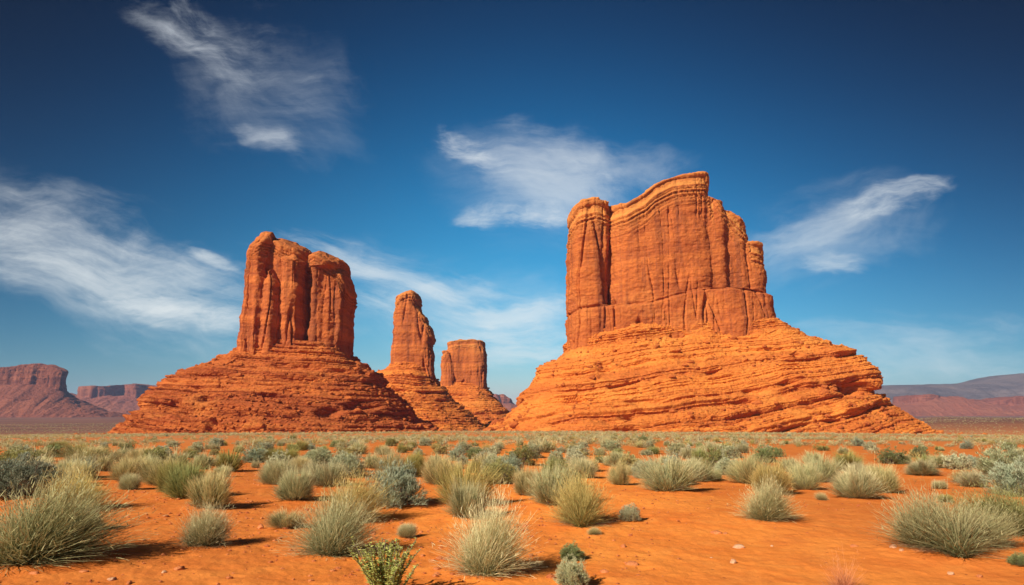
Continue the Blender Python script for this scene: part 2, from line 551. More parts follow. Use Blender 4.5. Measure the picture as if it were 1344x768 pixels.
def rock_cliff(name, pieces, voxel, mat, parent, seed, skyfun=None, tilt=0.0, fl=1.0, crack=1.0, bed=1.0, sc=1.0, capd=9.0, capw=1.0, notch=None):
    co, no, q, t = remesh(pieces, voxel, name)
    x, y, z = co.T / sc
    hn = no.copy(); hn[:, 2] *= 0.25
    hn /= np.maximum(np.linalg.norm(hn, axis=1, keepdims=True), 1e-6)
    side = np.clip(1 - np.abs(no[:, 2]) * 1.1, 0, 1)
    wv = 3.0 * fbm(x * 0.02, y * 0.02, z * 0.01, seed, 3)
    if skyfun is not None:
        top = skyfun(co[:, 0]); dt = (top - co[:, 2]) / sc
    else:
        dt = np.full_like(x, 99.0)
    near_top = 1 - sstep(dt, capd * 0.7, capd * 1.6)
    zb = z + tilt * x + wv
    zb2 = np.where(dt < 90, -dt * 0.9 + wv * 0.25, zb)
    zz = zb * (1 - near_top) + zb2 * near_top
    bedn = layer1d(zz * 0.30, seed + 1) * 0.55 + layer1d(zz * 0.85, seed + 2) * 0.3 + layer1d(zz * 1.7, seed + 6) * 0.10
    # beds stand out strongly only near the top and foot; the face between is massive
    bs = 0.28 + 1.0 * near_top
    d = bed * bedn * bs * side
    # vertical joints
    jx = x + 0.35 * y; jy = y - 0.35 * x
    wq = 1.2 * perlin(x * 0.03, y * 0.03, z * 0.035, seed + 3)
    n1 = perlin(jx * 0.09 + wq * 0.25, jy * 0.09, z * 0.010 + 5, seed + 4)
    n2 = perlin(jx * 0.26 + wq * 0.3, jy * 0.26, z * 0.016 + 9, seed + 5)
    n3 = perlin(jx * 0.62, jy * 0.62, z * 0.05, seed + 8)
    part = sstep(perlin(x * 0.03, y * 0.03, z * 0.03, seed + 7), -0.25, 0.2)
    fac = (1 - 0.6 * near_top)
    c1 = np.exp(-(n1 / 0.026) ** 2); c2 = np.exp(-(n2 / 0.042) ** 2) * part
    d -= crack * (2.8 * c1 + 1.5 * c2) * side * fac
    low0 = 1.0 if notch is None else 1 - 0.75 * sstep(notch(co[:, 0]) - co[:, 2], -1.0, 1.0)
    d += fl * (2.2 * n1 + (0.9 * n2 + 0.35 * n3) * low0) * side * fac
    d += 0.9 * fbm(x * 0.08, y * 0.08, z * 0.08, seed + 10, 3) + 0.30 * fbm(x * 0.5, y * 0.5, z * 0.9, seed + 11, 4)
    # spalled slabs
    f1, f2, cid = worley(x * 0.10, y * 0.10, z * 0.055, seed + 12)
    d += (cid - 0.5) * 0.8 * fl * side
    if notch is not None:
        zn = notch(co[:, 0]) + 0.5 * perlin(x * 0.1, y * 0.1, seed=seed + 13)
        k = (co[:, 2] - zn) / sc
        d -= 1.3 * np.exp(-(k / 0.55) ** 2) * side
        d += 0.5 * sstep(-k, 0.0, 1.0) * side
        low = sstep(-k, 0.0, 0.6)
        n4 = perlin(jx * 0.22, jy * 0.22, z * 0.01, seed + 14)
        d -= 0.5 * low * np.exp(-(n4 / 0.03) ** 2) * side
    co = co + hn * (d * sc)[:, None]
    cap = near_top * 0.9 * capw * np.clip(0.55 + 0.45 * layer1d(zz * 0.6, seed + 20) + 0.4 * (no[:, 2] > 0.5), 0, 1)
    return mesh_from(name, co, [q, t], mat, smooth=True, attrs={'tone': bedn, 'cap': cap}, parent=parent)


SKIRTS = []


def rock_talus(name, pieces, voxel, mat, parent, seed, tilt=0.0, led=1.0, sc=1.0, thick=4.2, rough=1.0, cross=0.0, holes=(), wave=1.0, gul=0.0):
    co, no, q, t = remesh(pieces, voxel, name)
    x, y, z = co.T / sc
    hn = no.copy(); hn[:, 2] *= 0.35
    hn /= np.maximum(np.linalg.norm(hn, axis=1, keepdims=True), 1e-6)
    wv = wave * 2.2 * fbm(x * 0.018, y * 0.018, z * 0.02, seed, 4) + cross * 5.0 * perlin(x * 0.01, y * 0.012, z * 0.03, seed + 1)
    zz = z + tilt * x + wv
    mod = sstep(fbm(x * 0.055, y * 0.055, z * 0.09, seed + 2, 4), -0.32, 0.30)
    mod2 = sstep(fbm(x * 0.13, y * 0.13, z * 0.16, seed + 3, 3), -0.2, 0.35)
    d = led * (2.1 * ledges(zz / thick, seed + 4) * (0.12 + 1.0 * mod) + 0.95 * ledges(zz / (thick * 0.36), seed + 5) * (0.25 + 0.85 * mod2)
               + 0.34 * ledges(zz / (thick * 0.15), seed + 6))
    g1, g2, gid = worley(x * 0.11 + 0.1 * z, y * 0.11, zz * 0.30, seed + 30)
    d += rough * 1.5 * (gid - 0.5)
    d += (0.6 + 0.4 * wave) * 2.4 * fbm(x * 0.03, y * 0.03, z * 0.03, seed + 7, 3)
    d += rough * (0.9 * fbm(x * 0.16, y * 0.16, z * 0.22, seed + 8, 3) + 0.35 * fbm(x * 0.8, y * 0.8, z * 0.9, seed + 9, 2))
    f1, f2, cid = worley(x * 0.22, y * 0.22, z * 0.85, seed + 10)
    d += rough * (0.42 * (cid - 0.5) + 0.45 * np.clip(f2 - f1, 0, 0.3) / 0.3 - 0.25)
    if gul:
        gn = np.abs(perlin(x * 0.16 + 0.3 * perlin(x * 0.05, z * 0.08, seed=seed + 20), y * 0.05, z * 0.02, seed + 21))
        d += gul * (3.2 * gn + 1.2 * np.abs(perlin(x * 0.45, y * 0.1, z * 0.04, seed + 22)))
    for (hx, hz, hw, hh, dep) in holes:
        wob = 0.3 * perlin(x * 0.3, z * 0.3, seed=seed + 12)
        e = ((co[:, 0] - hx) / hw) ** 2 + ((co[:, 2] - hz - tilt * -0.3 * (co[:, 0] - hx)) / hh + wob) ** 2
        d -= dep / sc * np.exp(-e ** 2) * (no[:, 1] < 0.2)
    co = co + hn * (d * sc)[:, None]
    tone = layer1d(zz / thick, seed + 14) * 0.5 + layer1d(zz / thick * 3, seed + 15) * 0.3
    SKIRTS.append((co, no, parent.name))
    return mesh_from(name, co, [q, t], mat, smooth=False, attrs={'tone': tone, 'cap': np.zeros(len(co))}, parent=parent)


def skyline_fun(sky, D):
    s = np.array(sorted(P(a[0], a[1], D) for a in sky))
    return lambda x: np.interp(x, s[:, 0], s[:, 1])


def ring_run(zs, bs):
    o = np.argsort(zs)
    return np.array(zs)[o], np.array(bs)[o]


def rock_formation(name, label, cat, D):
    root = empty(name, (0, 0, 0))
    tag(root, label, cat)
    return root


VX = 0.42
# ---- the big butte on the right
DM = 262.0
main = rock_formation('sandstone_butte', 'massive broad orange sandstone butte with slanting top, largest formation, right of centre', 'butte', DM)
body_sky = [(803, 270), (812, 270), (822, 267), (832, 261), (846, 254), (852, 252), (858, 243), (868, 237), (880, 232), (900, 228), (925, 226), (931, 227), (936, 232)]
pillar_sky = [(751, 280), (753, 273), (758, 268), (766, 264), (780, 261.5), (795, 262), (800, 265), (804, 275)]
colA_sky = [(926, 256), (936, 260), (944, 262), (950, 266), (955, 272), (962, 278)]
colB_sky = [(945, 272), (955, 274), (963, 279), (971, 283), (978, 290), (984, 300)]
colC_sky = [(972, 316), (982, 312), (992, 311), (1001, 314), (1007, 322), (1012, 338)]
all_sky = [(745, 282), (751, 280), (758, 268), (780, 262), (800, 265), (806, 270), (822, 267), (846, 254), (858, 243), (880, 232), (925, 226), (936, 230), (937, 262), (950, 266), (962, 278), (978, 290), (982, 311), (999, 314), (1010, 335)]
UPS = lambda pts, k=8: [(a[0] + (0), a[1] - k) for a in pts]
body_sky, pillar_sky, all_sky = UPS(body_sky), UPS(pillar_sky), UPS(all_sky)
colA_sky = [(x + 4, y - 8) for x, y in colA_sky]; colB_sky = [(x + 9, y - 9) for x, y in colB_sky]; colC_sky = [(950, 306)] + [(x + 12, y - 9) for x, y in colC_sky]
all_sky = [(x + (10 if x > 940 else 0), y) for x, y in all_sky]
pieces = [
    loft([(751, 268), (749, 330), (749, 400), (752, 460)], [(803, 250), (802, 330), (801, 400), (804, 470)], pillar_sky, DM, DM + 14, 14, 3.2, rnd=0.15),
    loft([(801, 240), (801, 460)], [(936, 216), (937, 254), (941, 320), (950, 400), (955, 460)], body_sky, DM, DM + 23, 24, 5, rnd=0.10),
    loft([(915, 250), (915, 460)], [(960, 252), (964, 330), (969, 400), (974, 460)], colA_sky, DM, DM + 22, 20, 4, rnd=0.1),
    loft([(940, 270), (940, 460)], [(988, 272), (994, 300), (1001, 380), (1009, 440)], colB_sky, DM, DM + 24, 19, 3.2, rnd=0.12),
    loft([(952, 300), (952, 460)], [(1019, 300), (1023, 335), (1027, 385), (1031, 415), (1034, 440)], colC_sky, DM, DM + 26, 19, 3.0, rnd=0.12),
    # lower plinth under the bedding line
    loft([(752, 404), (753, 425), (757, 470)], [(1024, 378), (1029, 405), (1036, 450)], [(745, 412), (753, 406), (766, 402), (800, 401), (840, 399), (870, 392), (900, 384), (930, 378), (960, 377), (1000, 380), (1030, 385)],
         DM, DM + 23.2, 24.6, 4.5, rnd=0.0),
]
notch_pts = [(745, 412), (760, 404), (800, 401), (840, 399), (870, 392), (900, 384), (930, 378), (960, 377), (1030, 384)]
ms = skyline_fun(all_sky, DM); mn = skyline_fun(notch_pts, DM)
rock_cliff('cliff', pieces, 0.34, M_CLIFF, main, 11, ms, tilt=-0.12, fl=0.30, crack=0.75, bed=1.15, capd=11, notch=mn)

DT = DM + 24


def hpt(px, py, D): return P(px, py, D)


zt = [P(0, yy, D)[1] for yy, D in ((405, DM + 4), (440, DM), (470, DM - 6), (500, DM - 18), (530, DM - 30), (565, DM - 48))]
fr = ring_run([hpt(880, 405, DM)[1], hpt(880, 440, DM)[1], hpt(880, 470, DM)[1], hpt(880, 500, DM)[1], hpt(880, 530, DM)[1], hpt(880, 565, DM)[1], -16],
              [22, 27, 34, 43, 52, 66, 80])
tl = [(800, 400), (759, 436, DM), (752, 447, DM + 2), (745, 460, DM + 6), (739, 470, DM + 8), (707, 482, DM + 12), (709, 492, DM + 14), (700, 511, DM + 16), (688, 524), (681, 534), (663, 550), (640, 564), (600, 590)]
tr = [(985, 400), (1018, 413, DM), (1046, 428, DM + 6), (1064, 444, DM + 10), (1082, 454, DM + 14), (1101, 462, DM + 16), (1104, 474), (1113, 483), (1119, 490), (1124, 503), (1105, 519), (1134, 532), (1158, 548), (1178, 562), (1203, 590)]
# the slope's top rim climbs to the right with the foot of the cliff
tal = [loft(tl, tr, [(700, 470), (745, 452), (760, 440), (800, 440), (850, 434), (900, 426), (950, 418), (1010, 411), (1046, 428), (1100, 440)], DT, DM + 24, 28, (2.4, 6.0), zbase=-16, rnd=0.0, frontrun=fr, nr=120)]
holes = []
for (px, py, hw, hh, dp) in [(1142, 508, 7, 2.6, 6), (893, 439, 3.6, 1.2, 2.5), (797, 480, 3, 2.2, 2.5), (1050, 503, 5, 1.1, 2.6), (1002, 512, 4, 1.3, 2.6), (988, 526, 4, 1.1, 2.4),
                             (855, 527, 7, 1.0, 2.2), (755, 527, 4, 1.0, 2.2), (832, 548, 3, 1.1, 2.2), (812, 554, 4, 0.9, 2), (1052, 466, 2.5, 1, 2), (1118, 545, 9, 0.8, 2)]:
    x, z = P(px, py, DM - (py - 420) * 0.33)
    holes.append((x, z, hw, hh, dp))
rock_talus('talus_slope', tal, VX, M_TALUS, main, 31, tilt=-0.13, led=1.1, thick=5.6, rough=0.42, cross=1.0, holes=holes)

# ---- the butte on the left
DL = 268.0
left = rock_formation('sandstone_butte', 'tall fluted double-headed butte on a wide stepped cone, left of centre', 'butte', DL)
UPL = lambda pts: [(x, y - 5) for x, y in pts]
l_sky = [(318, 345), (328, 335), (334, 322), (338, 314), (344, 309), (352, 306), (367, 305), (378, 306), (386, 310), (394, 314), (400, 317), (407, 322), (412, 331), (414, 338)]
r_sky = [(404, 330), (412, 325), (420, 322), (428, 322), (438, 327), (446, 331), (455, 337), (458, 346), (464, 356), (468, 372)]
l_sky, r_sky = UPL(l_sky), UPL(r_sky)
NAR = lambda pts: [((a[0] - 311) * 0.93 + 304,) + tuple(a[1:]) for a in pts]
loft_wide = loft
loft = lambda le, ri, sk, *a, **k: loft_wide(NAR(le), NAR(ri), NAR(sk), *a, **k)
p2 = [
    loft([(331, 322), (327, 345), (323, 361), (319, 390), (311, 436), (309, 480)], [(360, 298), (362, 380), (360, 480)], l_sky, DL, DL + 13, 14, 2.6, rnd=0.3),
    loft([(338, 300), (335, 400), (330, 480)], [(412, 318), (411, 400), (408, 480)], l_sky, DL, DL + 20, 17, 3, rnd=0.25),
    # ridges standing out of the front
    loft([(340, 316), (337, 400), (333, 480)], [(362, 312), (357, 380), (350, 440), (350, 480)], l_sky, DL, DL + 7, 9, 2.4, rnd=0.8),
    loft([(362, 352), (356, 372), (350, 400), (347, 480)], [(371, 352), (374, 372), (372, 400), (371, 480)], [(355, 372), (360, 357), (366, 350), (371, 357), (376, 375)], DL, DL + 3.5, 5.5, 2.4, rnd=0.5),
    loft([(377, 332), (378, 400), (375, 480)], [(410, 330), (402, 400), (403, 480)], [(372, 338), (380, 330), (396, 328), (410, 340)], DL, DL + 8, 8, 2.4, rnd=0.4),
    # right head
    loft([(410, 322), (409, 400), (408, 490)], [(455, 338), (455, 346), (460, 358), (462, 390), (459, 430), (458, 490)], r_sky, DL, DL + 22, 17, 3, rnd=0.2),
    loft([(445, 345), (448, 400), (442, 490)], [(463, 352), (466, 375), (465, 392), (461, 410), (463, 428), (459, 448), (461, 470), (461, 490)], [(440, 350), (452, 344), (459, 348), (464, 356), (468, 372)], DL, DL + 17, 11, 2.6, rnd=0.3),
    loft([(416, 340), (414, 400), (411, 490)], [(436, 340), (438, 400), (434, 490)], [(410, 350), (418, 340), (430, 338), (440, 346)], DL, DL + 12, 9, 2.6, rnd=0.3),
    # overhanging cap slab of the right head
    loft([(409, 326), (410, 345)], [(455, 337), (457, 341), (452, 347)], [(404, 328), (412, 324), (420, 321.5), (428, 321), (438, 326), (446, 330), (456, 336), (459, 341)], DL, DL + 18, 17, 2.6, rnd=0.25),
]
l_all = [(318, 345), (328, 335), (340, 315), (356, 305), (367, 303.5), (380, 311), (400, 317), (412, 326), (428, 322), (446, 331), (455, 337), (464, 356), (468, 372)]
loft = loft_wide
rock_cliff('cliff', p2, 0.34, M_CLIFF_D, left, 51, skyline_fun(NAR(UPL(l_all)), DL), tilt=0.10, fl=0.75, crack=0.65, bed=1.25, capd=8, capw=0.6)
fl2 = ring_run([hpt(390, 440, DL)[1], hpt(390, 470, DL)[1], hpt(390, 494, DL)[1], hpt(390, 515, DL)[1], hpt(390, 536, DL)[1], hpt(390, 560, DL)[1], -16], [16, 24, 33, 41, 50, 62, 76])
tl2 = [(325, 438), (311, 450, DL), (294, 463, DL + 6), (273, 476, DL + 10), (232, 494, DL + 14), (220, 511), (208, 527), (220, 538), (206, 550), (196, 560), (160, 588)]
tr2 = [(445, 438), (461, 466, DL), (478, 482, DL + 6), (492, 493, DL + 10), (507, 511), (522, 524), (536, 534), (539, 548), (557, 557), (571, 567), (600, 588)]
holes2 = []
for (px, py, hw, hh, dp) in [(181, 533, 3, 2, 4), (212, 532, 4, 2.2, 4), (265, 522, 3, 1.5, 3), (365, 478, 5, 1.2, 2.5), (395, 481, 7, 1.4, 3), (432, 486, 6, 1.2, 2.6), (425, 541, 4, 1.5, 3), (460, 530, 4, 1.5, 3),
                             (475, 533, 3, 1.2, 3), (532, 538, 3, 2, 3), (280, 560, 2, 2, 2.5), (345, 520, 8, 1.0, 2), (300, 545, 10, 0.9, 2)]:
    x, z = P(px, py, DL - (py - 440) * 0.33)
    holes2.append((x, z, hw, hh, dp))
rock_talus('talus_slope', [loft(tl2, tr2, [(300, 455), (325, 440), (345, 437), (400, 446), (440, 454), (470, 474), (500, 490)], DL + 20, DL + 20, 20, (2.3, 3.6), zbase=-16, frontrun=fl2, nr=110)], VX, M_TALUS_R, left, 71,
           tilt=0.05, led=1.35, thick=4.8, rough=0.48, wave=0.35, holes=holes2)

# ---- the slender spire
DS = 440.0
spire = rock_formation('sandstone_spire', 'slender tapering rock spire standing between the fluted butte and the small blocky tower', 'rock spire', DS)
s_sky = [(516, 408), (518, 398), (521, 388), (526, 382), (533, 379), (539, 378.5), (544, 382), (547, 390), (549, 400), (556, 412), (562, 426), (567, 441)]
ps = [loft([(522, 386), (519, 402), (517, 409), (513, 446), (509, 466), (506, 500)], [(539, 379), (544, 384), (547, 392), (546, 400), (551, 408), (557, 415), (558, 422), (563, 428), (566, 441), (564, 457), (567, 470), (568, 500)],
           s_sky, DS, DS + 12, 12, 4.5, rnd=0.2),
      loft([(520, 383), (519, 398)], [(546, 384), (548, 392), (545, 397)], [(516, 398), (520, 386), (527, 381), (539, 378), (545, 382), (549, 394)], DS, DS + 10, 10, 2.6, rnd=0.2)]
rock_cliff('cliff', ps, 0.5, M_CLIFF, spire, 91, skyline_fun(s_sky, DS), tilt=0.05, fl=0.6, crack=0.8, bed=2.2, capd=6, capw=0.5)
fs = ring_run([hpt(540, 478, DS)[1], hpt(540, 500, DS)[1], hpt(540, 520, DS)[1], hpt(540, 545, DS)[1], hpt(540, 565, DS)[1], -22], [12, 20, 27, 42, 56, 72])
rock_talus('talus_slope', [loft([(512, 478), (507, 485), (496, 488), (492, 500), (485, 511), (465, 525), (440, 540), (410, 556), (380, 575), (360, 590)],
                                [(560, 478), (568, 486), (572, 500), (585, 514), (598, 530), (619, 545), (634, 560), (650, 575), (660, 590)], None, DS + 12, DS + 12, 12, 2.3, zbase=-22, frontrun=fs, nr=100)],
           0.5, M_TALUS, spire, 111, tilt=-0.02, led=1.0, thick=5.0, rough=0.5)

# ---- the small blocky tower
DB = 560.0
tower = rock_formation('sandstone_tower', 'small square blocky rock tower with flat cap, farthest of the four big formations', 'rock tower', DB)
b_sky = [(576, 462), (579, 459), (585, 457), (587, 448), (595, 446), (607, 444.5), (630, 445), (635, 448), (638, 456), (640, 470)]
pb = [loft([(586, 450), (585, 457), (584, 470), (582, 520)], [(636, 448), (637, 456), (638.5, 475), (638, 520)], [(584, 450), (588, 446.5), (607, 444.5), (630, 445), (636, 448), (639, 452)], DB, DB + 14, 14, 4.5, rnd=0.05),
      loft([(578.5, 460), (578, 492), (575, 520)], [(590, 460), (596, 480), (601, 520)], [(577, 461), (584, 459), (592, 462), (600, 480)], DB, DB + 7, 9, 3, rnd=0.1)]
rock_cliff('cliff', pb, 0.6, M_CLIFF, tower, 131, skyline_fun(b_sky, DB), tilt=0.0, fl=0.35, crack=0.6, bed=1.3, capd=6, capw=0.9)
fb = ring_run([hpt(610, 500, DB)[1], hpt(610, 515, DB)[1], hpt(610, 530, DB)[1], hpt(610, 550, DB)[1], hpt(610, 565, DB)[1], -22], [13, 20, 30, 44, 58, 70])
rock_talus('talus_slope', [loft([(580, 498), (572, 508), (560, 522), (540, 540), (515, 560), (490, 590)], [(638, 503), (642, 511), (648, 520), (657, 529), (670, 543), (684, 556), (710, 590)], None, DB + 14, DB + 14, 13, 2.3,
                                zbase=-22, frontrun=fb, nr=90)], 0.6, M_TALUS, tower, 151, led=0.9, thick=5.0, rough=0.5)


# ------------------------------------------------------------------ far mesas
def far_mesa(name, label, cat, D, cliff_pieces, talus_pieces, sky, seed, vox, sc):
    root = empty(name)
    tag(root, label, cat)
    rock_cliff('cliff', cliff_pieces, vox, M_FAR_CLIFF, root, seed, skyline_fun(sky, D), fl=1.2, crack=1.2, bed=0.8, sc=sc * 0.5, capd=3, capw=0.0)
    rock_talus('talus_slope', talus_pieces, vox, M_FAR_TALUS, root, seed + 20, led=0.15, thick=6, rough=0.3, sc=sc, gul=0.45)
    return root


D1 = 1900.0
m1s = [(-120, 480), (-40, 484), (0, 482), (18, 480), (40, 477), (52, 476), (60, 480), (74, 485), (79, 490)]
far_mesa('far_mesa', 'purple-red flat-topped mesa at the left edge of the view', 'mesa', D1,
         [loft([(-140, 480), (-150, 530)], [(78, 484), (75, 500), (74, 530)], m1s, D1, D1 + 36, 36, 3, rnd=0.0, dz=8)],
         [loft([(-150, 507), (-230, 552)], [(74, 507), (78, 512), (95, 525), (122, 538), (160, 552)], None, D1 + 30, D1 + 36, 42, 3, zbase=-25, frontrun=ring_run([P(0, 552, D1)[1], P(0, 507, D1)[1]], [170, 40]), dz=8)],
         m1s, 171, 3.2, 6.0)
D2 = 2900.0
m2s = [(86, 512), (92, 507), (130, 506), (138, 503), (160, 503), (200, 506), (230, 508), (300, 509)]
far_mesa('far_mesa', 'long low mesa with shadowed cliff notch, between the left edge mesa and the fluted butte', 'mesa', D2,
         [loft([(88, 510), (86, 530)], [(138, 503), (136, 530)], m2s, D2, D2 + 200, 190, 3, rnd=0.0, dz=10),
          loft([(134, 500), (132, 530)], [(300, 503), (305, 530)], m2s, D2, D2 + 260, 190, 3.5, rnd=0.0, dz=10),
          loft([(166, 503), (166, 530)], [(184, 503), (186, 530)], m2s, D2, D2 + 120, 120, 2.6, rnd=0.0, dz=10)],
         [loft([(86, 522), (40, 546)], [(310, 522), (350, 546)], None, D2 + 150, D2 + 220, 200, 3, zbase=-25, frontrun=ring_run([P(0, 546, D2)[1], P(0, 522, D2)[1]], [420, 190]), dz=10)],
         m2s, 191, 5.0, 9.0)
D3 = 3200.0
m3s = [(646, 519), (650, 517.5), (655, 518), (660, 517), (664, 519), (668, 523), (671, 524), (674, 530), (679, 533)]
far_mesa('far_pinnacles', 'tiny hazy cluster of pinnacles in the gap left of the largest butte', 'pinnacles', D3,
         [loft([(647, 517), (646, 545)], [(656, 517), (657, 545)], m3s, D3, D3, 60, 3, rnd=0.0, dz=10),
          loft([(657.5, 517), (657, 545)], [(665, 518), (666, 545)], m3s, D3, D3 + 10, 60, 3, rnd=0.0, dz=10),
          loft([(666, 521), (666, 545)], [(671, 524), (672, 545)], m3s, D3, D3 + 10, 50, 3, rnd=0.0, dz=10),
          loft([(673, 530), (672, 545)], [(680, 533), (681, 545)], m3s, D3, D3 + 30, 40, 3, rnd=0.0, dz=10)],
         [loft([(640, 533), (600, 550)], [(684, 535), (720, 550)], None, D3, D3, 80, 3, zbase=-20, frontrun=ring_run([P(0, 550, D3)[1], P(0, 533, D3)[1]], [200, 70]), dz=10)],
         m3s, 211, 5.0, 9.0)
D4 = 2600.0
m4s = [(1198, 524), (1202, 520), (1210, 518.5), (1222, 518), (1240, 519), (1246, 522), (1262, 525), (1285, 524), (1300, 526), (1312, 527), (1330, 525), (1345, 521), (1420, 517), (1480, 518)]
far_mesa('far_mesa', 'low pinkish mesa below the grey ridge, right of the largest butte', 'mesa', D4,
         [loft([(1200, 520), (1199, 540)], [(1243, 519), (1250, 540)], m4s, D4, D4 + 100, 90, 3, rnd=0.0, dz=8),
          loft([(1235, 524), (1230, 540)], [(1310, 524), (1314, 540)], m4s, D4, D4 + 110, 90, 3, rnd=0.0, dz=8),
          loft([(1312, 520), (1308, 540)], [(1480, 517), (1490, 540)], m4s, D4, D4 + 130, 90, 3, rnd=0.0, dz=8)],
         [loft([(1196, 525), (1175, 534), (1120, 548)], [(1490, 524), (1560, 548)], m4s and [(1190, 526), (1200, 524), (1250, 525), (1300, 529), (1345, 527), (1490, 523)], D4 + 100, D4 + 120, 120, 2.6, zbase=-20,
               frontrun=ring_run([P(0, 548, D4)[1], P(0, 523, D4)[1]], [620, 110]), dz=6)],
         m4s, 231, 4.0, 7.0)

# far grey ridge: one strip of hills, real depth
m_h, N = mat_new('grey_hills')
g = N.new('ShaderNodeNewGeometry').outputs['Position']
hn = N.noise(N.mapping(g, (0.0036, 0.0036, 0.01)), 1.0, 7, 0.6, 0.3)
hc = N.mix(N.ramp(hn, 0.35, 0.65), (0.085, 0.062, 0.062), (0.16, 0.112, 0.10))
finish(N, hc, 0.95, N.noise(g, 0.035, 6, 0.65), 1.0, 17.0)
rp = [(1000, 512), (1100, 508), (1160, 506), (1190, 505.5), (1230, 505), (1270, 502.5), (1290, 498), (1300, 495), (1320, 492), (1344, 490), (1400, 485), (1480, 487), (1560, 498), (1650, 512)]
DH = 4200.0
hp = np.array([P(a, b, DH) for a, b in rp])
nx, ny = 420, 130
xs = np.linspace(hp[0, 0] - 850, hp[-1, 0] + 850, nx)
ys = np.linspace(DH - 1060, DH + 950, ny)
X, Y = np.meshgrid(xs, ys, indexing='ij')
crest = np.interp(X, hp[:, 0], hp[:, 1], left=0, right=0)
sh = np.where(Y < DH, sstep(Y, DH - 1030, DH - 25) ** 0.8, 1 - sstep(Y, DH + 80, DH + 900))
rid = np.abs(fbm(X * 0.004, Y * 0.0016, seed=301, oct=5)) * 72 * np.sin(np.clip(sh, 0, 1) * np.pi) + 5 * fbm(X * 0.01, Y * 0.01, seed=303, oct=4)
Z = -14 + (crest + 14) * sh - rid * (sh > 0.02) * (sh < 0.995)
Z = np.where(crest < 1, -30, Z)
i, j = np.meshgrid(np.arange(nx - 1), np.arange(ny - 1), indexing='ij')
q = np.stack([i * ny + j, (i + 1) * ny + j, (i + 1) * ny + j + 1, i * ny + j + 1], -1).reshape(-1, 4)
tag(mesh_from('hills', np.stack([X, Y, Z], -1).reshape(-1, 3), q, m_h, smooth=True), kind='structure')

